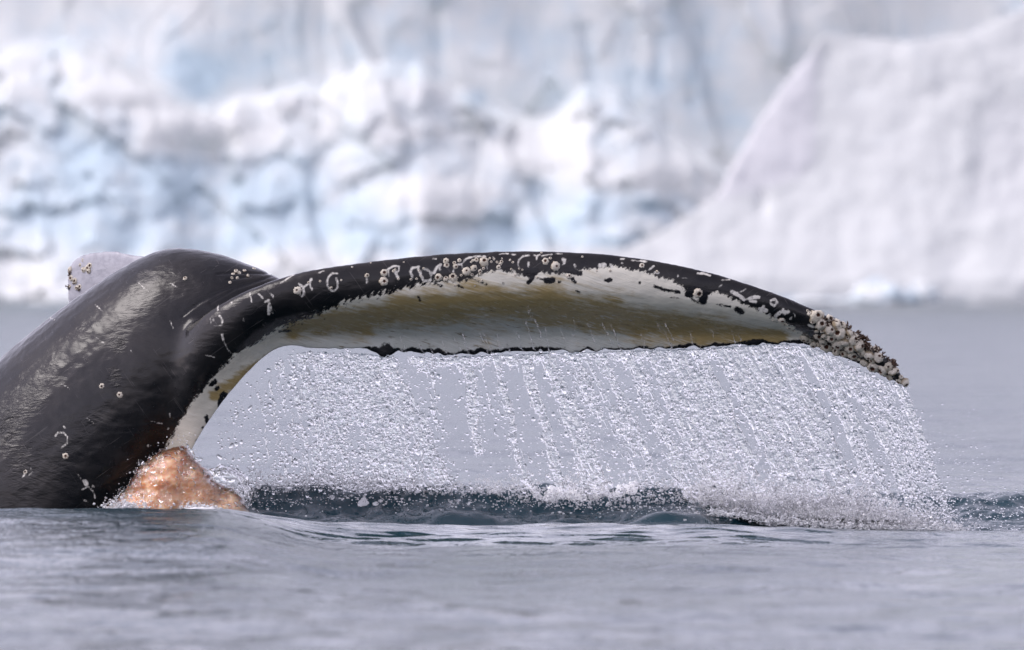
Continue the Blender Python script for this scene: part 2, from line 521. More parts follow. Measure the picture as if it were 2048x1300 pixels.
def splash_zone(x, y):
    """broken water under the falling curtain"""
    px = 1024 + x * FPX / 25.2
    h = np.zeros_like(x)
    # trough in front, steep dark face rising to the line where the water lands
    env = sstep(440, 520, px) * sstep(1500, 1380, px)
    line = 25.12 + 0.05 * noise(x * 2.0, 0.5, 0.5)
    d = y - line
    amp = 0.062 + 0.024 * noise(x * 3.1, 4.0, 1.0)
    face = amp * np.where(d < 0, np.exp(-(d / 0.085) ** 2), np.exp(-(d / 0.5) ** 2))
    h += env * face
    lowr = interp(px, [(200, 0.0), (330, 0.0), (490, 0.0), (640, -0.028), (900, -0.034), (1400, -0.036), (1650, -0.052), (2100, -0.055)])
    rt = sstep(1400, 1620, px)
    h += lowr * sstep(18.5, 22.0, y) * sstep(25.05 + 0.9 * rt, 24.75 + 0.4 * rt, y) * np.where(lowr > 0, sstep(24.6, 24.3, y), 1.0)
    h -= env * 0.022 * np.exp(-((y - 24.78) / 0.16) ** 2)
    # rolling lump near the middle
    for cx, cy, sx, sy, a in ((1330, 24.75, 80, 0.15, 0.062), (1400, 24.78, 36, 0.10, 0.030), (900, 24.86, 60, 0.10, 0.030), (700, 24.70, 130, 0.16, 0.014), (1120, 24.6, 150, 0.14, 0.014), (360, 24.45, 70, 0.10, 0.010)):
        X = 1024 + x * FPX / cy
        h += a * np.exp(-((X - cx) / sx) ** 2 - ((y - cy) / np.where(y < cy, sy * 0.6, sy * 1.6)) ** 2)
    cz = sstep(22.4, 23.2, y) * sstep(25.1, 24.8, y) * sstep(420, 600, px) * sstep(1850, 1500, px)
    h += cz * (0.0075 * noise(x * 3.2, y * 8, 2.0) + 0.0040 * noise(x * 7, y * 17, 6.0))
    h += env * sstep(24.7, 24.9, y) * sstep(25.5, 25.2, y) * (0.011 * noise(x * 5, y * 9, 4.0) + 0.005 * noise(x * 12, y * 14, 2.0))
    # a low swell between the boat and the tail stock
    pl = 1024 + x * FPX / y
    h += 0.056 * sstep(720, 430, pl) * sstep(15.5, 22.3, y) * sstep(24.4, 22.9, y) * (1 + 0.10 * noise(x * 2.2, y * 0.8, 6.0))
    rough = sstep(24.75, 25.0, y) * sstep(26.6, 25.6, y) * sstep(380, 520, px) * sstep(2300, 1900, px)
    h += rough * (0.012 * noise(x * 9, y * 9, 3.0) + 0.008 * noise(x * 21, y * 21, 6.0) + 0.004 * noise(x * 45, y * 45, 1.0))
    rr = np.exp(-((y - 25.9) / 0.5) ** 2) * sstep(1560, 1800, px)
    h += rr * (0.022 * noise(x * 4, y * 5, 8.0) + 0.01 * noise(x * 10, y * 12, 8.0) + 0.016)
    return h

def build_sea():
    ys = [10.0]
    while ys[-1] < 470:
        y = ys[-1]
        st = 0.0035 * y if y < 60 else 0.005 * y
        if 22.6 < y < 26.2: st = 0.0135
        ys.append(y + st)
    ys = np.array(ys)
    nc = 560
    u = np.linspace(-1, 1, nc)
    half = 0.085 * ys + 0.7
    X = u[None, :] * half[:, None]
    Y = np.repeat(ys[:, None], nc, 1)
    DX = np.repeat(np.gradient(ys)[:, None], nc, 1)
    Z = sea_height(X, Y, DX)
    near = (ys > 15.4) & (ys < 28)
    Z[near] += splash_zone(X[near], Y[near])
    v = np.stack([X, Y, Z], -1).reshape(-1, 3)
    n = len(ys)
    i = np.arange(n - 1)[:, None] * nc; j = np.arange(nc - 1)[None]
    a = i + j
    q = np.stack([a, a + 1, a + nc + 1, a + nc], -1).reshape(-1, 4)
    # wide flat sea to either side and out to the horizon, joined at the edges of the fine sheet
    base = len(v)
    ext = []
    le = np.arange(n) * nc; re = le + nc - 1
    L = np.stack([np.full(n, -1500.0), ys, np.zeros(n)], -1); R = L * [-1, 1, 1]
    v = np.vstack([v, L, R])
    k = np.arange(n - 1)
    qa = np.stack([base + k, le[k], le[k + 1], base + k + 1], -1)
    qb = np.stack([re[k], base + n + k, base + n + k + 1, re[k + 1]], -1)
    b2 = len(v)
    v = np.vstack([v, [(-1500, -200, 0), (1500, -200, 0), (-1500, 2500, -0.2), (1500, 2500, -0.2)]])
    F5 = [np.array([[b2, b2 + 1, base + n, base]]), np.array([[base + n - 1, base + 2 * n - 1, b2 + 3, b2 + 2]])]
    # strip between the first row and the near corner line is closed by a fan along the row
    first = np.arange(nc - 1)
    tri = np.stack([np.full(nc - 1, base), first + 1, first], -1)
    tri2 = np.array([[base, base + n, nc - 1]])
    last = (n - 1) * nc + np.arange(nc - 1)
    tri3 = np.stack([np.full(nc - 1, base + n - 1), last, last + 1], -1)
    tri4 = np.array([[base + n - 1, (n - 1) * nc + nc - 1, base + 2 * n - 1]])
    pxc = 1024 + X * FPX / Y
    calm = sstep(22.2, 23.4, Y) * sstep(25.6, 25.2, Y) * sstep(420, 560, pxc) * sstep(1700, 1560, pxc)
    rip = (0.80 + 0.20 * sstep(24, 34, Y)) * (1 - 0.95 * calm)
    rip = np.concatenate([rip.ravel(), np.ones(len(v) - rip.size)])
    me = mesh_np('water', v, [np.vstack([q, qa, qb] + F5), np.vstack([tri, tri2, tri3, tri4])])
    attr(me, 'ripple', rip)
    un = 0.02 + 0.09 * (1 - calm) + 0.085 * sstep(26, 31, Y) + 0.08 * sstep(620, 480, pxc) * sstep(24.8, 24.4, Y) * sstep(21, 22.5, Y)
    attr(me, 'unresolved', np.concatenate([un.ravel(), np.full(len(v) - un.size, 0.2)]))
    o = obj('water', me, M_WATER)
    tag(o, 'rippled lilac grey sea with a dark teal trough under the fluke', kind='structure')
build_sea()

# ------------------------------------------------------------------ glacier front and icebergs
YG = 400.0
def GP(px, py): return (px - 1024.0) * YG / FPX, CAM_Z - (py - 580.0) * YG / FPX

def blobs(px, py, lst):
    s = np.zeros_like(px)
    for cx, cy, sx, sy, a in lst:
        s += a * np.exp(-((px - cx) / sx) ** 2 - ((py - cy) / sy) ** 2)
    return s

def ice_sheet(px0, px1, py0, py1, step):
    px = np.arange(px0, px1 + step, step, dtype=float); py = np.arange(py0, py1 + step, step, dtype=float)
    PX, PY = np.meshgrid(px, py)
    return PX, PY

def sheet_mesh(name, x, y, z, keep=None, back=None):
    n, m = x.shape
    v = np.stack([x, y, z], -1).reshape(-1, 3)
    idx = np.arange(n * m).reshape(n, m)
    q = np.stack([idx[:-1, :-1], idx[1:, :-1], idx[1:, 1:], idx[:-1, 1:]], -1)
    if keep is not None: q = q[keep[:-1, :-1] & keep[1:, 1:] & keep[1:, :-1] & keep[:-1, 1:]]
    return v, q.reshape(-1, 4)

def blocks(x, z, size, seed, tilt):
    """broken ice: tilted flat facets meeting at sharp edges"""
    gx, gz = x / size, z / size
    ix, iz = np.floor(gx).astype(np.int64), np.floor(gz).astype(np.int64)
    bd = np.full(x.shape, 1e9); out = np.zeros_like(x)
    for a in (-1, 0, 1):
        for b in (-1, 0, 1):
            cx, cz = ix + a, iz + b
            h = [(_hash(cx, cz, np.full_like(cx, seed + k)) & np.uint32(1023)).astype(float) / 1023.0 for k in range(5)]
            px_, pz_ = cx + 0.1 + 0.8 * h[0], cz + 0.1 + 0.8 * h[1]
            dx, dz = gx - px_, gz - pz_
            d2 = dx * dx + dz * dz
            m = d2 < bd
            out = np.where(m, (h[2] - .5) * 0.8 + tilt * ((h[3] - .5) * dx + (h[4] - .35) * dz * -1.0), out)
            bd = np.where(m, d2, bd)
    return out * size

def build_glacier():
    PX, PY = ice_sheet(-2600, 4600, -900, 640, 7)
    x = (PX - 1024) * YG / FPX; z = CAM_Z - (PY - 580) * YG / FPX
    # towards camera offset, metres
    cl = 2.2 * fbm(x * 0.05, 0 * x, z * 0.03, 3) + 0.35 * fbm(x * 0.16 + z * .05, 0 * x + 3, z * 0.12, 4)
    cl = cl + 0.20 * blocks(x + 0.25 * z + .6 * noise(x * .3, 1.0, z * .3), z * 0.5, 4.5, 90, 1.0) + 0.10 * blocks(x - 0.2 * z, z * 0.7, 1.9, 120, 1.0)
    # crevasses: dark slots
    slots = [([(330, 90), (355, 130), (385, 190)], 20), ([(500, 80), (512, 150)], 12), ([(615, -60), (620, 140)], 10), ([(1430, 10), (1434, 75)], 16), ([(1335, 40), (1338, 140)], 10),
             ([(1412, 90), (1408, 180)], 9), ([(862, -60), (868, 130)], 12), ([(655, 20), (690, 130)], 10), ([(1180, 20), (1200, 170)], 12), ([(1830, -60), (1850, 80)], 12)]
    sl = np.zeros_like(PX)
    wx = PX + 10 * noise(PX / 60, PY / 60, 1.0)
    for pts, w in slots: sl = np.maximum(sl, np.exp(-(seg_dist(wx, PY, pts) / w) ** 2))
    cl -= 0.25 * sl
    # rubble heap in front of the cliff
    top = interp(PX[0], [(-700, 120), (-100, 60), (60, 40), (150, 75), (250, 130), (340, 180), (400, 190), (440, 165), (520, 150), (640, 138), (720, 98), (830, 105), (930, 165), (990, 200), (1080, 215), (1180, 150), (1260, 170), (1350, 240), (1500, 330), (1700, 300), (2000, 200), (2750, 200)])[None, :]
    top = top + 14 * fbm(PX / 90, 0 * PX, 0 * PX + 2, 3)
    inb = PY - top
    heap = sstep(-14, 26, inb) * 5 + np.clip(inb, 0, None) * (YG / FPX) * 0.75
    rub = fbm(x * 0.42, 0 * x, z * 0.5, 5, 0.62)
    rub2 = np.abs(noise(x * 0.8, 0 * x + 1, z * 0.9)) + 0.5 * np.abs(noise(x * 1.7, 0 * x + 2, z * 1.9))
    sm = blobs(PX, PY, [(330, 230, 110, 45, .9), (890, 380, 100, 45, 1.0), (560, 520, 90, 45, 1), (200, 160, 120, 40, .7), (980, 120, 100, 60, .5), (1100, 290, 140, 60, .7), (1350, 330, 100, 40, .8)])
    rough = np.clip(1 - sm, 0.12, 1) * sstep(-10, 30, inb)
    d = cl + heap + rough * (0.25 * rub + 0.27 * blocks(x + .5 * rub, z + .4 * rub2, 2.6, 5, 1.5) + 0.24 * blocks(x, z + .3 * rub2, 1.15, 50, 1.5)) + 1.0 * np.clip(sm, 0, 1)
    y = 432 - d * 1.0
    v, q = sheet_mesh('glacier', x, y, z)
    v2 = v.copy(); v2[:, 1] = 470 + 0.5 * v2[:, 1] * 0
    me = mesh_np('glacier', v, q)
    blue = blobs(PX, PY, [(70, 260, 110, 110, .55), (60, 420, 140, 90, .5), (260, 400, 110, 80, .5), (300, 330, 60, 50, .35), (470, 400, 120, 80, .45), (700, 440, 200, 70, .5), (560, 350, 120, 60, .3),
                          (1120, 450, 170, 45, .55), (970, 490, 70, 22, .8), (1260, 400, 120, 35, .6), (1250, 490, 70, 20, .6), (1040, 360, 90, 40, .4), (340, 130, 60, 60, .55), (370, 120, 90, 60, .3), (1240, 290, 110, 50, .4), (950, 165, 24, 20, .5),
                          (140, 300, 60, 40, .4), (480, 490, 300, 40, .35), (850, 300, 160, 60, .25), (1100, 80, 260, 120, .22), (1450, 130, 160, 150, .25), (450, 60, 200, 90, .15), (700, 60, 300, 60, .15)])
    blue = blue + (0.06 + 0.20 * sstep(-.2, .6, noise(PX / 40, PY / 70, 3.0))) * sl - 0.5 * np.clip(sm, 0, 1) + 0.26 + 0.22 * fbm(x * 0.25, 2.0, z * 0.3, 3)
    grey = 0.65 * blobs(PX, PY, [(560, 180, 60, 28, .7), (420, 210, 70, 45, .5), (820, 170, 130, 55, .4), (870, 150, 60, 35, .4), (600, 280, 180, 70, .25), (170, 240, 50, 40, .4), (90, 120, 80, 50, .35), (230, 330, 60, 60, .35),  # grey patches: some sediment, and the rubble's shadow put into the colour
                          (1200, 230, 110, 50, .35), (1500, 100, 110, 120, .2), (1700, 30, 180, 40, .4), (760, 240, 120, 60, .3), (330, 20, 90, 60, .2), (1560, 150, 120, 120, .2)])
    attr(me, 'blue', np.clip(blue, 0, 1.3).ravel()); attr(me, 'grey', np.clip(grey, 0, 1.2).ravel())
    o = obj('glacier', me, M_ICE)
    tag(o, 'broken blue and white glacier front filling the background', kind='structure')

BERG = [(1070, 615), (1090, 500), (1250, 497), (1330, 466), (1440, 392), (1462, 350), (1510, 268), (1560, 190), (1636, 92), (1662, 58), (1850, 76), (1960, 55), (2060, 12), (2330, -90), (2500, 120), (2560, 615)]
def build_iceberg():
    PX, PY = ice_sheet(1050, 2580, -110, 622, 5)
    YB = 384.0
    x = (PX - 1024) * YB / FPX; z = CAM_Z - (PY - 580) * YB / FPX
    sd_ = poly_sd(PX + 5 * noise(PX / 30, PY / 30, 4.0), PY + 5 * noise(PX / 34, PY / 30, 9.0), BERG)
    keep = sd_ > -3
    rnd = np.where(PY > 540, np.maximum(np.sqrt(np.clip(sd_, 0, 30) / 30), sstep(545, 575, PY) * sstep(1060, 1110, PX)), np.sqrt(np.clip(sd_, 0, 30) / 30))
    # main face, left facet with its shade put into a grey tint, snow ramp below
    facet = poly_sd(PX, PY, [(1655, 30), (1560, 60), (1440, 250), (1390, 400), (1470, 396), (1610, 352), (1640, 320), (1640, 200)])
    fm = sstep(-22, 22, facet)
    d = 0.25 * fbm(x * 0.08, 0 * x, z * 0.08, 3) + 0.15 * fbm(x * .5, 0 * x, z * .5, 4)
    d += fm * (352 - PY) * 0.0015
    d += 0.011 * np.clip(PY, 0, 560) + 0.000012 * np.clip(PY - 330, 0, 260) ** 2
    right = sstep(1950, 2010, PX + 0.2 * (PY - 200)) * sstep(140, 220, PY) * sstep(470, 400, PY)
    d -= right * 0.3
    d -= 0.4 * blobs(PX, PY, [(1920, 530, 40, 50, 1), (1530, 405, 12, 24, .8)])
    y = YB + 8 - d
    v, q = sheet_mesh('iceberg', x, y, z, keep)
    # closed back
    back = v.copy(); back[:, 1] = YB + 12 + 6 * 0
    nq = q[:, ::-1] + len(v)
    idx = np.arange(PX.size).reshape(PX.shape)
    e = np.vstack([q[:, [0, 1]], q[:, [1, 2]], q[:, [2, 3]], q[:, [3, 0]]])
    key = np.sort(e, 1); k = key[:, 0].astype(np.int64) * 10**7 + key[:, 1]
    _, inv, cnt = np.unique(k, return_inverse=True, return_counts=True)
    b = e[cnt[inv] == 1]
    sides = np.stack([b[:, 1], b[:, 0], b[:, 0] + len(v), b[:, 1] + len(v)], -1)
    vv = np.vstack([v, back]); ff = np.vstack([q, nq, sides])
    used, inv2 = np.unique(ff, return_inverse=True); ff = inv2.reshape(ff.shape)
    me = mesh_np('iceberg', vv[used], ff)
    blue = blobs(PX, PY, [(1600, 600, 80, 10, .5), (1750, 602, 200, 7, .5)]) + 0.02
    grey = 0.95 * fm + right * 0.4 + blobs(PX, PY, [(1850, 470, 160, 26, .10), (1920, 520, 40, 40, .35), (1530, 405, 16, 26, .4), (1400, 412, 60, 10, .3)])  # facet's shaded tone is painted in through the grey tint
    B = np.concatenate([blue.ravel(), blue.ravel()])[used]; G = np.concatenate([grey.ravel(), grey.ravel()])[used]
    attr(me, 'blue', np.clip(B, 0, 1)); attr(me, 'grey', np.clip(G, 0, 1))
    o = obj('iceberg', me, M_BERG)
    tag(o, 'large smooth white iceberg with a grey facet, rising above the fluke tip', 'iceberg')

def ice_lump(name, cx, base, w, h, label, seed, blue, grey, y=376.0):
    v, f = icosa(4)
    r = 1 + 0.35 * fbm(v[:, 0] * 1.6 + seed, v[:, 1] * 1.6, v[:, 2] * 1.6, 4)
    p = v * r[:, None]
    s = y / FPX
    p = p * np.array([w * s / 2, w * s / 2.4, h * s])
    me = mesh_np(name, p, f, smooth=False)
    attr(me, 'blue', np.clip(blue + 0.5 * noise(v[:, 0] * 2 + seed, v[:, 1] * 2, v[:, 2] * 2), 0, 1.2)); attr(me, 'grey', np.full(len(p), grey))
    o = obj(name, me, M_ICE)
    c = P(cx, base, y); o.location = (c[0], y, 0.0)
    tag(o, label, 'ice chunk', 'ice chunks floating below the iceberg')
    return o

build_glacier()
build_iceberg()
ice_lump('ice_chunk', 1765, 600, 130, 46, 'pale green tinted ice chunk, larger of the two floating under the iceberg', 3.0, 0.40, 0.1)
ice_lump('ice_chunk', 1850, 600, 60, 46, 'small white ice chunk right of the pale green chunk', 8.0, 0.3, 0.2)
ice_lump('ice_chunk', 1640, 604, 190, 12, 'low flat ice chunk awash at the iceberg foot, behind the fluke tip', 5.0, 0.35, 0.1)

# ------------------------------------------------------------------ whale
def body_loft():
    up = [(-620, 1380), (-420, 1130), (-200, 880), (-90, 790), (0, 710), (100, 630), (200, 560), (285, 512), (350, 494), (430, 505), (490, 524), (550, 549), (610, 590)]
    lo = [(-300, 1800), (-150, 1650), (-20, 1500), (60, 1400), (130, 1300), (200, 1200), (270, 1090), (320, 1000), (365, 910), (410, 810), (450, 730), (505, 660), (590, 606)]
    up = np.array(up, float); lo = np.array(lo, float)
    A = spline(up, 60); B = spline(lo, 60)
    yc = spline([(25.6, .55), (25.5, .52), (25.42, .46), (25.36, .42), (25.3, .39), (25.24, .36), (25.18, .33), (25.13, .30), (25.10, .27), (25.06, .23), (25.03, .18), (25.0, .12), (24.98, .05)], 60)
    rings = []
    th = np.linspace(0, 2 * math.pi, 48, endpoint=False)
    for a, b, (y, r) in zip(A, B, yc):
        pa, pb = P(a[0], a[1], 25.1), P(b[0], b[1], 25.1)
        c = (pa + pb) / 2; h = (pa - pb) / 2
        cs, sn = np.cos(th), np.sin(th)
        # slightly keeled section
        k = np.sign(cs) * np.abs(cs) ** 1.0
        ring = c[None] + k[:, None] * h[None] + np.stack([0 * sn, sn * r, 0 * sn], -1)
        ring[:, 1] += y - 25.1
        rings.append(ring)
    return loft(np.array(rings))

# leading and trailing edge of the near fluke: L, T pixels, L depth, T depth, thickness
FL = [((300, 760), (360, 1010), 24.92, 24.98, .10),
      ((352, 690), (378, 945), 24.86, 24.95, .115),
      ((402, 632), (398, 892), 24.79, 24.93, .12),
      ((470, 590), (464, 795), 24.74, 24.96, .115),
      ((550, 558), (556, 704), 24.71, 25.03, .105),
      ((640, 539), (640, 697), 24.70, 25.06, .10),
      ((760, 522), (760, 700), 24.70, 25.08, .098),
      ((900, 508), (900, 708), 24.70, 25.10, .096),
      ((1060, 503), (1060, 703), 24.70, 25.10, .094),
      ((1230, 511), (1230, 700), 24.70, 25.09, .088),
      ((1380, 537), (1385, 695), 24.71, 25.06, .080),
      ((1500, 571), (1510, 688), 24.72, 25.00, .074),
      ((1600, 609), (1612, 688), 24.74, 24.93, .070),
      ((1680, 648), (1684, 716), 24.77, 24.88, .064),
      ((1750, 700), (1746, 744), 24.80, 24.86, .052),
      ((1795, 744), (1790, 764), 24.82, 24.85, .036),
      ((1814, 767), (1812, 770), 24.83, 24.84, .012)]
def fluke_sections(rows, n, nv=26):
    tab = np.array([[*r[0], *r[1], r[2], r[3], r[4]] for r in rows], float)
    tab[:, 5] = tab[:, 4] + (tab[:, 5] - tab[:, 4]) * 0.55
    tab = spline(tab, n)
    rings = []
    v = (1 - np.cos(np.linspace(0, math.pi, nv))) / 2
    for lx, ly, tx, ty, ya, yb, hm in tab:
        a = np.array([(lx - 1024) * 25 / FPX, ya, CAM_Z - (ly - 580) * 25 / FPX])
        b = np.array([(tx - 1024) * 25 / FPX, yb, CAM_Z - (ty - 580) * 25 / FPX])
        s = v * v * (3 - 2 * v)
        c = a[None] + (b - a)[None] * v[:, None]
        s2 = np.clip((v - 0.30) / 0.56, 0, 1); s2 = s2 * s2 * (3 - 2 * s2)
        c[:, 1] = a[1] + (b[1] - a[1]) * (0.10 * v + 0.90 * s2)
        tng = np.gradient(c, axis=0); tng[:, 0] = 0
        tng /= np.maximum(np.linalg.norm(tng, axis=1), 1e-9)[:, None]
        nrm = np.stack([0 * v, tng[:, 2], -tng[:, 1]], -1)      # front-down
        nrm *= np.where((nrm[:, 1] < 0) | ((nrm[:, 1] == 0) & (nrm[:, 2] < 0)), 1, -1)[:, None]
        h = hm / 2 * (1.9 * np.clip(v, 0, 1) ** 0.42 * (1 - v) ** 1.1 + 0.12 * np.clip(v * 6, 0, 1))
        h[-1] *= 0.3
        front = c + nrm * (h * 0.85)[:, None]
        back = c - nrm * (h * 1.0)[:, None]
        rings.append(np.vstack([front, back[-2:0:-1]]))
    return np.array(rings)

FAR = [((420, 540), (420, 760), 25.35, 25.40, .10),
       ((330, 510), (330, 740), 25.50, 25.55, .09),
       ((248, 502), (252, 730), 25.62, 25.66, .075),
       ((195, 500), (200, 720), 25.70, 25.72, .06),
       ((150, 504), (158, 700), 25.76, 25.76, .055),
       ((126, 514), (132, 680), 25.80, 25.80, .05),
       ((112, 528), (116, 650), 25.82, 25.82, .04),
       ((106, 548), (107, 620), 25.83, 25.83, .02)]

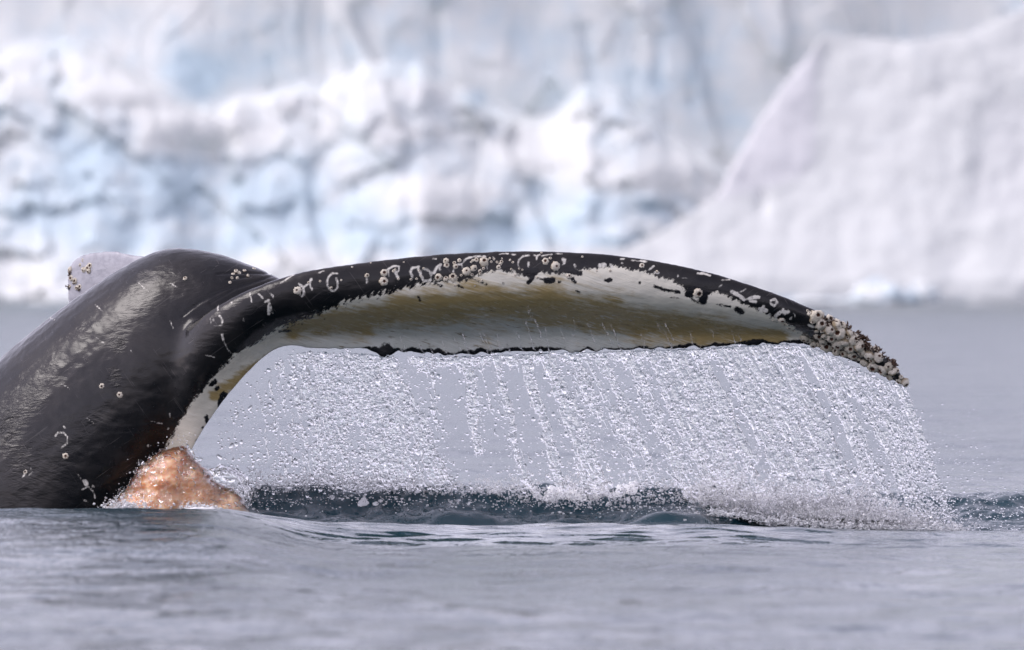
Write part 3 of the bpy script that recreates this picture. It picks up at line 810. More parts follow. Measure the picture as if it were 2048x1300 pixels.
def build_whale():
    body = body_loft()
    near = loft(fluke_sections(FL, 130))
    far = loft(fluke_sections(FAR, 50))
    v, q = remesh([body, near, far], 0.0056)
    keepv = v[:, 2] > -0.45
    e = edges_of(q)
    px, py = to_px(v)
    # strong smoothing where body, fluke root meet; light elsewhere
    w = sstep(900, 480, px) * 1.0
    v = smooth_np(v, e, 6, 0.5)
    wj = sstep(620, 520, px) * sstep(230, 300, px)
    v = smooth_np(v, e, 110, 0.5, wj)
    # cut what lies deep under water
    qk = q[(v[q][:, :, 2] > -0.4).any(1)]
    used, inv = np.unique(qk, return_inverse=True)
    v = v[used]; q = inv.reshape(qk.shape)
    # one subdivision of the visible part would be heavy: 7.5 mm quads carry the fields
    n = normals_np(v, q)
    px, py = to_px(v)
    x, y, z = v.T
    # relief: ragged trailing edge, wrinkles at the fluke joint, lumps at the tip
    te = interp(px, [(r[1][0], r[1][1]) for r in FL])
    rag = sstep(22, 3, te - py) * sstep(600, 720, px) * sstep(1660, 1600, px)
    v[:, 2] -= rag * (0.014 * np.abs(noise(x * 12, 1.0, 2.0)) + 0.008 * noise(x * 34, 3.0, 2.0) + 0.022 * np.exp(-((px - 770) / 16) ** 2))
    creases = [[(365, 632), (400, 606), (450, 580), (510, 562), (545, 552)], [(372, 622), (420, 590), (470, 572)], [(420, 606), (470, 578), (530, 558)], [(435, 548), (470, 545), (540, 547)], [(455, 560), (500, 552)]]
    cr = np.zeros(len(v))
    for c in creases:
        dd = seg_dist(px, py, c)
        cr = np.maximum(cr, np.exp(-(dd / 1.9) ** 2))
    v -= n * (cr * 0.004)[:, None] * (n[:, 1] < 0.3)[:, None]
    v += n * (0.0012 * fbm(x * 18, y * 18, z * 26, 3))[:, None]
    # little nicks along the crest of the back
    me = mesh_np('humpback_whale', v, q)
    front = n[:, 1] < 0.25
    nearm = y < 25.25
    fy = front & nearm
    # --- cream underside
    CREAM = [(318, 930), (333, 890), (350, 862), (382, 806), (418, 765), (470, 708), (520, 682), (560, 655), (620, 634), (690, 604), (760, 588), (830, 572), (870, 562), (930, 562), (960, 548), (1000, 541),
             (1030, 545), (1058, 556), (1080, 542), (1120, 548), (1160, 540), (1235, 532), (1290, 545), (1340, 560), (1375, 578), (1405, 590), (1440, 584), (1475, 602), (1520, 622), (1560, 640), (1600, 664), (1640, 690),
             (1600, 689), (1500, 686), (1400, 694), (1300, 698), (1200, 700), (1100, 700), (1000, 704), (900, 706), (800, 706), (720, 704), (640, 725), (560, 730), (500, 770), (455, 808), (415, 868), (388, 930)]
    cr_f = poly_sd(px, py, CREAM)
    cr_f = np.where(fy, cr_f, -60.0)
    cr_f = np.clip(cr_f, -60, 60)
    # flecks of white along the leading edge to the right, black spots in the cream
    attr(me, 'cream', cr_f)
    fray = interp(px, [(300, 16), (480, 26), (560, 60), (700, 76), (840, 56), (950, 34), (1100, 20), (1500, 26), (1650, 34)])
    lowedge = sstep(40, 12, te - py)
    fray = fray * (1 - lowedge) + 22 * lowedge
    attr(me, 'fray', fray)
    yb = np.maximum(np.exp(-(seg_dist(px, py, [(590, 655), (760, 630), (950, 606), (1100, 612), (1250, 645), (1400, 662), (1560, 674)]) / interp(px, [(500, 22), (700, 36), (950, 44), (1250, 48), (1500, 28), (1600, 12)])) ** 2),
                    1.1 * np.exp(-(seg_dist(px, py, [(430, 790), (470, 765), (510, 738), (560, 712)]) / 15) ** 2))
    attr(me, 'yellow', yb * 1.1)
    rel = (py - interp(px, [(500, 650), (760, 610), (1000, 570), (1250, 590), (1500, 640), (1620, 670)])) / 100.0
    attr(me, 'low', np.clip(rel, 0, 1) * sstep(430, 560, px) + 0.25 * sstep(560, 620, px) * sstep(0.0, 0.35, rel))
    # --- scars and white patches
    def c3(pts, ox, oy, s): return [(ox + a / s, oy + b / s) for a, b in pts]
    R3 = (500, 480, 4.062); R7 = (850, 490, 6.827); R4 = (950, 480, 3.724); R5 = (1400, 560, 4.096); R1 = (0, 460, 3.25); R2 = (0, 760, 3.303)
    SC = [(c3([(710, 272), (670, 270), (637, 300), (622, 345), (637, 385), (660, 410), (690, 415), (708, 388), (712, 345), (702, 312)], *R3), 2.6),
          (c3([(360, 280), (300, 315), (248, 350)], *R3), 1.6), (c3([(600, 250), (555, 270)], *R3), 1.7),
          (c3([(70, 438), (105, 470)], *R3), 2.3), (c3([(168, 435), (192, 465)], *R3), 2.5), (c3([(125, 500), (150, 490), (158, 520)], *R3), 3), (c3([(150, 525), (152, 600)], *R3), 3.4), (c3([(170, 540), (185, 595)], *R3), 1.6),
          (c3([(400, 355), (430, 380), (440, 440)], *R3), 3.4), (c3([(440, 380), (480, 350), (500, 315)], *R3), 3), (c3([(485, 360), (503, 400)], *R3), 3), (c3([(385, 420), (425, 462)], *R3), 2.4),
          (c3([(950, 300), (950, 350)], *R3), 2.4), (c3([(1110, 245), (1160, 212), (1210, 215), (1205, 250)], *R3), 2.6), (c3([(1180, 260), (1200, 300)], *R3), 4), (c3([(1120, 240), (1130, 300)], *R3), 2),
          (c3([(1370, 220), (1320, 225), (1300, 260), (1320, 300)], *R3), 3.4), (c3([(1365, 240), (1385, 270), (1410, 335)], *R3), 3.6), (c3([(1410, 240), (1460, 250), (1472, 300)], *R3), 2.4), (c3([(1420, 335), (1470, 325)], *R3), 3.0),
          (c3([(1550, 200), (1520, 220), (1495, 270)], *R3), 4), (c3([(1540, 210), (1545, 240)], *R3), 2.6),
          (c3([(1650, 260), (1665, 205), (1720, 195), (1760, 150), (1830, 132), (1910, 135)], *R3), 2.4), (c3([(1720, 200), (1728, 225)], *R3), 2.2), (c3([(1920, 180), (1925, 235)], *R3), 1.6), (c3([(20, 320), (75, 360), (85, 450)], *R7), 1.6),
          (c3([(1285, 320), (1270, 250), (1290, 190), (1340, 155), (1420, 140)], *R7), 2.2), (c3([(1490, 140), (1530, 150), (1565, 128)], *R7), 2.2), (c3([(1525, 150), (1525, 200)], *R7), 2.0), (c3([(1590, 150), (1650, 135), (1740, 128)], *R7), 1.8),
          (c3([(1010, 130), (1060, 115), (1140, 118)], *R7), 1.5), (c3([(1190, 125), (1240, 135)], *R7), 1.7), (c3([(1790, 115), (1870, 122)], *R7), 1.4), (c3([(1410, 240), (1415, 300)], *R7), 2.6), (c3([(1880, 185), (1915, 200), (1895, 235)], *R7), 3.0),
          (c3([(930, 165), (945, 200)], *R7), 2.0), (c3([(110, 185), (155, 190)], *R7), 1.6),
          (c3([(1425, 555), (1440, 575), (1447, 600)], *R1), 2.6), (c3([(1418, 490), (1415, 520)], *R1), 1.8), (c3([(1442, 680), (1450, 715)], *R1), 3.0), (c3([(1455, 725), (1480, 775), (1505, 805)], *R1), 1.0), (c3([(1625, 410), (1635, 465)], *R1), 2.0),
          (c3([(1387, 583), (1388, 588)], *R1), 2.0), (c3([(1505, 470), (1507, 474)], *R1), 2.0), (c3([(1582, 575), (1584, 590)], *R1), 1.8), (c3([(1365, 570), (1372, 608)], *R1), 0.9), (c3([(1910, 290), (1825, 345)], *R1), 1.2),
          (c3([(365, 370), (385, 345), (420, 348), (445, 375), (440, 420), (405, 448)], *R2), 1.9), (c3([(420, 308), (428, 315)], *R2), 2.0), (c3([(150, 640), (165, 620)], *R2), 2.2), (c3([(160, 575), (200, 580), (215, 610), (190, 630)], *R2), 0.7),
          (c3([(560, 670), (570, 690)], *R2), 6.2), (c3([(615, 700), (620, 705)], *R2), 2.4), (c3([(540, 725), (580, 705), (615, 735), (628, 780)], *R2), 1.8), (c3([(550, 790), (580, 806)], *R2), 1.5),
          (c3([(978, 432), (979, 434)], *R2), 2.6), (c3([(1108, 325), (1114, 318)], *R2), 1.8),
          (c3([(930, 190), (965, 185)], *R4), 6), (c3([(1010, 185), (1020, 205)], *R4), 4), (c3([(740, 185), (748, 200)], *R4), 3), (c3([(1660, 250), (1700, 248), (1750, 265)], *R4), 3), (c3([(1085, 142), (1110, 140)], *R4), 2.2), (c3([(1165, 152), (1185, 154)], *R4), 2),
          (c3([(1235, 155), (1275, 160)], *R4), 2.6), (c3([(1300, 220), (1330, 195)], *R4), 2.6), (c3([(1340, 240), (1365, 245)], *R4), 3.4), (c3([(1095, 170), (1098, 174)], *R4), 2.4), (c3([(1840, 300), (1900, 295)], *R4), 1.4), (c3([(1540, 283), (1580, 283)], *R4), 1.0), (c3([(1510, 265), (1512, 268)], *R4), 2.4),
          (c3([(650, 145), (668, 165), (655, 185)], *R4), 2.2), (c3([(400, 165), (402, 200)], *R4), 2.4), (c3([(1190, 150), (1260, 165)], *R4), 1.0),
          (c3([(260, 95), (310, 120), (360, 160)], *R5), 5), (c3([(400, 155), (440, 140), (480, 140)], *R5), 4.5), (c3([(410, 170), (460, 180)], *R5), 4), (c3([(580, 170), (610, 155), (635, 185), (605, 215), (580, 195)], *R5), 2.8), (c3([(490, 240), (540, 250)], *R5), 6), (c3([(500, 270), (520, 215)], *R5), 4),
          (c3([(620, 295), (660, 260), (720, 260)], *R5), 5), (c3([(680, 240), (690, 280)], *R5), 3.5), (c3([(560, 290), (570, 280)], *R5), 2.6), (c3([(740, 320), (745, 310)], *R5), 2.6), (c3([(770, 270), (780, 300)], *R5), 2), (c3([(890, 370), (930, 385)], *R5), 3), (c3([(150, 60), (180, 40)], *R5), 1.6), (c3([(330, 100), (380, 70)], *R5), 1.2)]
    rs = np.random.default_rng(21)
    for _ in range(16):
        a0, b0 = rs.uniform(15, 430), rs.uniform(560, 1000); an = rs.normal(-0.6, .5); L_ = rs.uniform(6, 26)
        SC.append(([(a0, b0), (a0 + L_ * math.cos(an) * .5, b0 - L_ * math.sin(an) * .5 + rs.normal(0, .8)), (a0 + L_ * math.cos(an), b0 - L_ * math.sin(an))], rs.uniform(0.8, 1.25)))
    sc = np.full(len(v), -20.0)
    for pts, hw in SC:
        a = np.array(pts)
        sel = (px > a[:, 0].min() - 24) & (px < a[:, 0].max() + 24) & (py > a[:, 1].min() - 24) & (py < a[:, 1].max() + 24) & fy
        i = np.nonzero(sel)[0]
        if len(i): sc[i] = np.maximum(sc[i], hw * 0.72 - seg_dist(px[i], py[i], pts))
    ft = poly_sd(px, py, [(205, 1030), (222, 1000), (262, 985), (300, 1030)])
    attr(me, 'scar', np.maximum(sc, np.where(fy, np.clip(ft * 0.5, -20, 20), -20)))
    DK = [(c3([(395, 318), (430, 285)], *R4), 3.6), (c3([(535, 300), (580, 300)], *R4), 6), (c3([(555, 245), (557, 250)], *R4), 3), (c3([(480, 290), (505, 292)], *R4), 2.6), (c3([(628, 312), (630, 318)], *R4), 3.2), (c3([(725, 290), (748, 315)], *R4), 4), (c3([(975, 300), (1010, 298)], *R4), 4),
          (c3([(1225, 320), (1226, 324)], *R4), 2.6), (c3([(755, 378), (780, 392)], *R4), 1.6), (c3([(1340, 342), (1410, 370), (1520, 390)], *R4), 3.2), (c3([(1595, 400), (1640, 360), (1700, 385), (1700, 450)], *R4), 9), (c3([(1600, 430), (1650, 460), (1700, 465)], *R4), 2.2), (c3([(1800, 480), (1900, 495)], *R4), 2.2), (c3([(1950, 515), (1985, 535)], *R4), 6),
          (c3([(380, 230), (450, 230), (420, 260)], *R4), 7), (c3([(690, 225), (780, 250)], *R4), 6), (c3([(1450, 430), (1520, 430)], *R4), 1.2), (c3([(210, 322), (212, 326)], *R4), 1.8), (c3([(0, 300), (80, 330)], *R4), 1.2),
          (c3([(1760, 290), (1830, 325), (1920, 362)], *R3), 2.0), (c3([(1690, 370), (1740, 388)], *R3), 2.2), (c3([(1365, 460), (1378, 490)], *R3), 2.4), (c3([(600, 643), (610, 644)], *R3), 1.4), (c3([(240, 745), (330, 735)], *R3), 2.4), (c3([(1500, 345), (1555, 372)], *R3), 3),
          (c3([(1365, 245), (1366, 275)], *R2), 4.4), (c3([(1340, 312), (1341, 318)], *R2), 2.2), (c3([(1303, 405), (1302, 422)], *R2), 2.8), (c3([(1430, 60), (1442, 50)], *R2), 4), (c3([(1395, 30), (1420, 10)], *R2), 5), (c3([(1480, 100), (1460, 170), (1500, 160)], *R2), 8), (c3([(1560, 90), (1450, 250), (1300, 490)], *R2), 11),
          (c3([(990, 690), (1080, 700)], *R1), 0.1)]
    dk = np.full(len(v), -20.0)
    for pts, hw in DK:
        a = np.array(pts)
        sel = (px > a[:, 0].min() - 24) & (px < a[:, 0].max() + 24) & (py > a[:, 1].min() - 24) & (py < a[:, 1].max() + 24) & fy
        i = np.nonzero(sel)[0]
        if len(i): dk[i] = np.maximum(dk[i], hw - seg_dist(px[i], py[i], pts))
    lowdark = interp(px, [(690, -9), (730, 3), (775, 12), (800, 4), (860, 7), (930, 4), (1060, 7), (1200, 0), (1400, 4), (1560, 6), (1640, 6)]) - np.clip(te - 3 - py, -1, None)
    lowdark = np.where((px > 690) & (px < 1660) & fy, lowdark + 8 * noise(x * 13, 1.0, 2.0), -20)
    dk = np.maximum(dk, lowdark)
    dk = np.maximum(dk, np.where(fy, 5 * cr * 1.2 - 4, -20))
    attr(me, 'dark', dk)
    # far fluke tip: sky sheen on wet dorsal skin put into the pale colour, with white patches
    pale = np.where(y > 25.3, sstep(330, 250, px), 0) * (z > 0.2)
    attr(me, 'pale', pale)
    gl = blobs(px, py, [(240, 690, 16, 16, 1), (232, 757, 14, 20, 1), (8, 850, 26, 40, 1), (60, 800, 30, 30, .5), (40, 930, 30, 60, .5)]) * fy
    attr(me, 'glint', gl)
    rd = np.hypot((px - 293) / 21, (py - 556) / 17)
    sf = sstep(1.0, 0.9, rd) * (0.25 + 0.6 * sstep(0.5, 0.95, rd)) + 0.6 * blobs(px, py, [(200, 835, 22, 12, 1), (120, 880, 40, 12, .5), (90, 940, 50, 40, .4), (280, 620, 30, 60, .3), (60, 960, 40, 50, .5)])
    attr(me, 'scuff', np.clip(sf, 0, 1) * fy)
    w = obj('humpback_whale', me, M_WHALE)
    tag(w, 'black humpback whale tail, cream fluke underside crusted with barnacles, streaming water', 'whale')
    tris = np.vstack([q[:, [0, 1, 2]], q[:, [0, 2, 3]]])
    bvh = BVHTree.FromPolygons([tuple(p) for p in v], [tuple(f) for f in q])
    return w, bvh
WHALE, BVH = build_whale()

def hit(px, py):
    o = Vector((0, 0, CAM_Z)); t = Vector(P(px, py))
    d = (t - o).normalized()
    loc, nor, _, _ = BVH.ray_cast(o, d)
    return loc, nor

# ------------------------------------------------------------------ barnacles
def barnacle_mesh(k):
    """acorn barnacle: ridged dome of plates round a sunken dark opening, unit radius"""
    r = np.random.default_rng(100 + k)
    m = 18
    op = r.uniform(0.5, 1.05)
    prof = [(1.0, -0.25, 0.0), (1.04, 0.12, 0.1), (0.98, 0.45, 0.45), (0.78, 0.80, 0.8), (0.52, 0.96, 1.0), (0.42, 0.93, 1.06), (0.32, 0.66, 1.25), (0.0, 0.60, 1.3)]
    nl = 6 + k % 3
    ph = r.uniform(0, 6.28)
    V, H = [], []
    prof = [(a_ * (op if i_ >= 4 else (1 + (op - 1) * .4 if i_ == 3 else 1)), b_, h_) for i_, (a_, b_, h_) in enumerate(prof)]
    lean = r.normal(0, .12, 2)
    for i, (rr, zz, hh) in enumerate(prof[:-1]):
        for j in range(m):
            a = 2 * math.pi * j / m
            rib = 1 + (0.09 if 1 <= i <= 4 else 0.03) * math.cos(nl * a + ph) + 0.075 * r.normal()
            zz2 = zz + (0.12 * math.cos(nl * a + ph + .6) if i in (4, 5) else 0) + 0.03 * r.normal()
            V.append((rr * rib * math.cos(a) + lean[0] * max(zz2, 0), rr * rib * math.sin(a) + lean[1] * max(zz2, 0), zz2)); H.append(hh)
    V.append((0, 0, prof[-1][1])); H.append(1.3)
    V = np.array(V); n = len(prof) - 1
    i = np.arange(n - 1)[:, None] * m; j = np.arange(m)[None]
    q = np.stack([i + j, i + (j + 1) % m, i + m + (j + 1) % m, i + m + j], -1).reshape(-1, 4)
    o = (n - 1) * m; jj = np.arange(m)
    t = np.stack([o + jj, o + (jj + 1) % m, np.full(m, len(V) - 1)], -1)
    me = mesh_np('barnacle', V, [q, t])
    attr(me, 'h', np.array(H))
    ang = np.arctan2(V[:, 1], V[:, 0])
    attr(me, 'seam', np.clip(-np.cos(nl * ang + ph), -1, 1))
    me.materials.append(M_SHELL)
    return me
BM = [barnacle_mesh(k) for k in range(12)]

def goose_mesh(k):
    """clump of dark stalked barnacles"""
    r = np.random.default_rng(200 + k)
    parts = []
    for i in range(9):
        d = np.array([r.normal() * .7, r.normal() * .7, 0.8 + r.uniform(0, .6)]); d /= np.linalg.norm(d)
        c0 = np.array([r.normal() * .35, r.normal() * .35, 0.0])
        pts = c0 + d[None] * np.linspace(0, 1.5, 4)[:, None] + r.normal(size=(4, 3)) * .08
        th = np.linspace(0, 2 * math.pi, 5, endpoint=False)
        rad = np.array([.16, .13, .24, .06])
        u = np.cross(d, [0.3, 1, 0.2]); u /= np.linalg.norm(u); w = np.cross(d, u)
        rings = pts[:, None] + rad[:, None, None] * (np.cos(th)[None, :, None] * u + np.sin(th)[None, :, None] * w)
        v, q, t = loft(rings)
        parts += [(v, q), (v[:0], t - 0)] if False else [(v, np.vstack([np.vstack([q[:, [0, 1, 2]], q[:, [0, 2, 3]]]), t]))]
    v, f = merge(parts)
    me = mesh_np('gooseneck_barnacle', v, f)
    me.materials.append(M_GOOSE)
    return me
GM = [goose_mesh(k) for k in range(4)]

def put(name, me, px, py, r_px, tilt=0.25, sink=0.25, squash=1.0):
    loc, nor = hit(px, py)
    if loc is None: return None
    r = r_px * loc.y / FPX
    o = bpy.data.objects.new(name, me); COL.objects.link(o)
    n = (nor + Vector((random.gauss(0, tilt), random.gauss(0, tilt) - 0.15, random.gauss(0, tilt)))).normalized()
    rot = n.to_track_quat('Z', 'Y').to_matrix().to_4x4() @ Matrix.Rotation(random.uniform(0, 6.28), 4, 'Z')
    o.matrix_world = Matrix.Translation(loc - nor * r * sink) @ rot @ Matrix.Diagonal((r, r, r * squash, 1))
    o.parent = WHALE
    return o

def crop(lst, ox, oy, s): return [(ox + a / s, oy + b / s, c / s) for a, b, c in lst]
TIP = crop([(200,285,60),(265,250,48),(385,300,45),(268,385,62),(385,450,60),(470,390,50),(235,540,45),(320,530,30),(395,560,48),(295,600,40),(520,505,60),(635,500,50),(480,640,58),(575,610,48),(640,695,55),(710,590,55),(770,670,50),(350,675,62),
    (475,740,50),(585,765,45),(685,780,45),(795,755,45),(895,780,40),(840,880,55),(760,910,35),(660,870,48),(860,960,45),(965,935,58),(1070,975,50),(1010,820,50),(1150,935,48),(1205,1000,48),(1160,1075,48),(1030,1045,40),(1290,1130,42),(1365,1130,35),(1315,1070,20),
    (715,490,35),(770,510,30),(905,695,35),(120,240,25),(97,205,15),(160,345,22),(50,555,45),(110,590,36),(175,640,40),(240,650,28),(550,690,18),(330,760,35),(560,410,40),(1250,980,30),(1120,820,35),(990,710,40),(430,690,26),(620,560,20),(730,830,22),(560,555,18),(940,860,26),(1100,1030,24),(810,620,24),(440,590,18)], 1600, 590, 6.5)
EDGE = crop([(190,445,58),(285,460,42),(388,445,62),(285,215,42),(290,270,38),(565,365,65),(670,325,50),(805,235,55),(700,205,32),(415,290,30),(400,240,25),(470,210,25),(655,210,18),(905,230,16),(800,320,22),(755,360,28),(640,405,20),(495,415,18),(755,400,18),(1048,187,20),(1045,232,25),(1025,265,20),(985,235,18),(1165,205,18),(1200,235,20),(1005,308,28),(1180,330,14),(1645,225,42),(1780,290,68),(1710,180,22),(1965,420,38),(1285,325,15),(940,190,15),(885,180,15),(410,555,14),(680,558,12),(778,488,10),(1230,410,10),(1535,445,10),(630,235,14),(860,200,14),(1330,340,10)], 850, 490, 6.827)
EDGE += crop([(388,408,30),(1090,268,28),(1085,335,38),(950,290,16),(1165,250,14),(1375,250,10),(660,390,14),(570,335,10),(740,325,8),(475,345,10),(1310,325,12),(1355,315,9),(1410,230,8),(1385,290,12),(1205,315,10),(715,190,9),(815,182,9),(910,165,9),(980,185,9),(830,218,9),(1250,180,8),(1180,240,10),(655,205,8),(1005,158,7)], 500, 480, 4.062)
EDGE += crop([(1660,400,34),(1243,190,18),(1005,230,9),(905,230,6),(1355,235,10),(800,125,6),(495,95,7)], 950, 480, 3.724)
EDGE += crop([(605,335,20),(668,330,28),(700,365,22),(730,395,24),(768,415,20),(690,345,14)], 1400, 560, 4.096)
SIDE = [(203,772,6),(240,790,6),(131,912,5.5),(50,944,6),(370,557,4.5),(466,548,3.5),(472,542,4),(478,546,4),(464,556,3.5),(475,556,3.2),(489,541,3.2),(496,551,3.5),(508,537,4),(460,565,3.2)]
for _ in range(46):
    t_ = random.random(); TIP.append((1628 + 178 * t_ + random.gauss(0, 7), 648 + 112 * t_ + random.gauss(0, 15 - 9 * t_), random.uniform(1.6, 3.6)))
FARB = [(146,520,7),(140,540,7),(152,512,6),(142,556,6),(150,562,6),(160,572,5),(168,540,6),(174,536,5),(180,530,6),(190,505,5),(205,503,5),(228,503,5),(140,572,4),(154,575,5),(165,520,4),(160,530,4),(178,542,5)]
i = 0
for group, sq in ((TIP, 1.05), (EDGE, 0.75), (SIDE, 0.8), (FARB, 0.8)):
    for a, b, r in group:
        o = put('barnacle', BM[random.randrange(12)], a, b, max(r, 2.2) * (1.38 if group is TIP else 1.05) * random.uniform(.88, 1.15), 0.42 if group is TIP else 0.2, random.uniform(0.12, 0.5), sq * random.uniform(.75, 1.15))
        i += 1
for a, b in [(560,395),(600,415),(830,565),(860,580),(800,545),(1000,700),(1030,720),(970,690),(1130,815),(1160,835),(400,305),(420,320),(470,360),(510,385),(730,500),(770,525),(880,680),(920,690),(1060,780),(1200,890),(820,620),(850,650),(1180,870),(1360,1150),(1300,1160),(320,300),(340,360),(740,560)]:
    put('gooseneck_barnacle', GM[i % 4], 1600 + a / 6.5, 590 + b / 6.5 + 3, 6.5 + random.uniform(-1.5, 2.0), 0.35, 0.0); i += 1
for a, b in [(147,510),(152,507),(139,530),(141,548),(150,566),(157,578),(137,575),(158,505)]:
    put('gooseneck_barnacle', GM[i % 4], a, b, 4.6, 0.35, 0.1); i += 1

def shell(A, B, keep):
    """front grid A and back grid B (n,m,3), kept where keep, closed round every rim"""
    n, m, _ = A.shape; N = n * m
    idx = np.arange(N).reshape(n, m)
    q = np.stack([idx[:-1, :-1], idx[1:, :-1], idx[1:, 1:], idx[:-1, 1:]], -1)
    q = q[keep[:-1, :-1] & keep[1:, 1:] & keep[1:, :-1] & keep[:-1, 1:]]
    e = np.vstack([q[:, [0, 1]], q[:, [1, 2]], q[:, [2, 3]], q[:, [3, 0]]])
    key = np.sort(e, 1); kk = key[:, 0].astype(np.int64) * N + key[:, 1]
    _, inv, cnt = np.unique(kk, return_inverse=True, return_counts=True)
    b = e[cnt[inv] == 1]
    F = np.vstack([q, q[:, ::-1] + N, np.stack([b[:, 1], b[:, 0], b[:, 0] + N, b[:, 1] + N], -1)])
    V = np.vstack([A.reshape(-1, 3), B.reshape(-1, 3)])
    used, inv2 = np.unique(F, return_inverse=True)
    return V[used], inv2.reshape(F.shape)

# ------------------------------------------------------------------ murky orange splash at the tail root
def build_orange():
    OUT = [(186, 1066), (196, 1034), (214, 1010), (236, 992), (262, 962), (282, 928), (304, 912), (322, 900), (336, 896), (350, 895), (362, 892), (373, 896), (383, 906), (392, 918), (402, 926), (416, 940), (430, 956), (446, 972), (462, 974), (478, 982), (490, 1000), (502, 1022), (508, 1066)]
    yc = 24.70; k = yc / FPX
    PX, PY = np.meshgrid(np.arange(170, 526, 1.3), np.arange(866, 1074, 1.3))
    wx = PX + 4 * noise(PX / 22, PY / 22, 1.0) + 1.6 * noise(PX / 6, PY / 6, 5.0); wy = PY + 4 * noise(PX / 22, PY / 22, 9.0) + 1.6 * noise(PX / 6, PY / 6, 2.0)
    sd_ = poly_sd(wx, wy, OUT)
    keep = sd_ > 0
    infl = np.sqrt(np.clip(sd_, 0, 75) / 75) * np.sqrt(np.clip(2 - np.clip(sd_, 0, 75) / 75, 0, 2))
    rel = 0.040 * noise(PX / 60, PY / 50, 3.0) + 0.012 * noise(PX / 24, PY / 20, 7.0) + 0.005 * noise(PX / 11, PY / 9, 2.0) + 0.003 * noise(PX / 6, PY / 6, 2.0)
    front = yc - 0.13 * infl - rel * np.clip(infl * 1.6, 0, 1)
    back = yc + 0.10 * infl
    X = (PX - 1024) * k; Z = CAM_Z - (PY - 580) * k
    n_ = PX.size
    V = np.vstack([np.stack([X, front, Z], -1).reshape(-1, 3), np.stack([X, back, Z], -1).reshape(-1, 3)])
    _, q = sheet_mesh('x', X, front, Z, keep)
    e = np.vstack([q[:, [0, 1]], q[:, [1, 2]], q[:, [2, 3]], q[:, [3, 0]]])
    key = np.sort(e, 1); kk = key[:, 0].astype(np.int64) * n_ + key[:, 1]
    _, inv, cnt = np.unique(kk, return_inverse=True, return_counts=True)
    b = e[cnt[inv] == 1]
    sides = np.stack([b[:, 1], b[:, 0], b[:, 0] + n_, b[:, 1] + n_], -1)
    F = np.vstack([q, q[:, ::-1] + n_, sides])
    used, inv2 = np.unique(F, return_inverse=True)
    V = V[used]; F = inv2.reshape(F.shape)
    V = smooth_np(V, edges_of(F), 6)
    px, py = to_px(V)
    me = mesh_np('orange_splash', V, F)
    pale = sstep(415, 470, px) * 0.6 + 0.9 * sstep(0.25, 0.7, np.abs(noise(px / 22, py / 18, 3.0)) + 0.5 * noise(px / 8, py / 8, 3.0)) * 0.5
    attr(me, 'pale', np.clip(pale * 0.8, 0, 1))
    ed = poly_sd(px, py, OUT)
    attr(me, 'thin', sstep(28, 2, ed) * sstep(1040, 1010, py))
    o = obj('orange_splash', me, M_ORANGE)
    tag(o, 'murky orange water surging up at the base of the whale tail', 'splash')
    # rumpled clear film of water running over it
    nz = noise(PX / 30, PY / 20, 4.0) + 0.45 * noise(PX / 10, PY / 8, 9.0)
    kp = ((sd_ > 3) & (nz > -0.1) | (sd_ <= 3) & (sd_ > -4 + 9 * noise(PX / 13, PY / 13, 6.0)) & (nz > -.35)) & (sd_ > -11) & (PY < 1036)
    off = 0.010 + 0.009 * noise(PX / 18, PY / 13, 3.0) + 0.005 * noise(PX / 8, PY / 6, 6.0)
    th = np.clip(0.0034 + 0.0030 * noise(PX / 9, PY / 7, 5.0) + 0.001 * noise(PX / 4, PY / 4, 5.0), .0006, None)
    fr = front - off
    v, f = shell(np.stack([X, fr - th, Z], -1), np.stack([X, fr + th, Z], -1), kp)
    obj('water_film', mesh_np('water_film', v, f), M_CLEAR, o)
build_orange()

def build_dome():
    v, f = icosa(4)
    s = 24.85 / FPX
    c = P(448, 990, 24.86)
    r = 1 + 0.12 * fbm(v[:, 0] * 3, v[:, 1] * 3, v[:, 2] * 3, 4) + 0.04 * noise(v[:, 0] * 11, v[:, 1] * 11, v[:, 2] * 11)
    p = v * r[:, None] * np.array([54 * s, 46 * s, 58 * s]) + c
    inner = v * r[:, None] * 0.93 * np.array([54 * s, 46 * s, 58 * s]) + c
    vv, ff = merge([(p, f), (inner, f[:, ::-1])])
    me = mesh_np('water_dome', vv, ff)
    o = obj('water_dome', me, M_CLEAR)
    tag(o, 'clear bulging dome of water behind the right side of the orange splash', 'splash')
build_dome()

# ------------------------------------------------------------------ curtain of falling water
TE = [(380, 915), (420, 872), (455, 812), (500, 768), (560, 712), (620, 703), (700, 705), (780, 714), (900, 714), (1060, 708), (1250, 702), (1400, 698), (1540, 688), (1620, 694), (1660, 708), (1710, 736), (1760, 758), (1812, 772)]
TY = [(380, 24.90), (460, 24.87), (560, 24.89), (760, 24.91), (1060, 24.92), (1385, 24.905), (1510, 24.875), (1612, 24.85), (1684, 24.84), (1812, 24.84)]
DR = [(380, 30), (560, 45), (680, 70), (740, 110), (790, 132), (830, 60), (920, 48), (990, 62), (1045, 82), (1090, 115), (1200, 140), (1310, 150), (1410, 145), (1580, 165), (1700, 155), (1812, 95)]
GY = [(380, 1000), (700, 985), (1000, 985), (1300, 1000), (1500, 1025), (1700, 1040), (1850, 1045)]
def fall(s, u):
    """start s (photo px along the trailing edge), fall fraction u -> px, py, y"""
    y0 = interp(s, TE); g = interp(s + interp(s, DR), GY)
    sh = np.where(s > 1400, 1.25 * u - 0.25 * u * u, u ** 0.95)
    return s + interp(s, DR) * sh, y0 + (g - y0) * u, interp(s, TY) + 0.05 * u
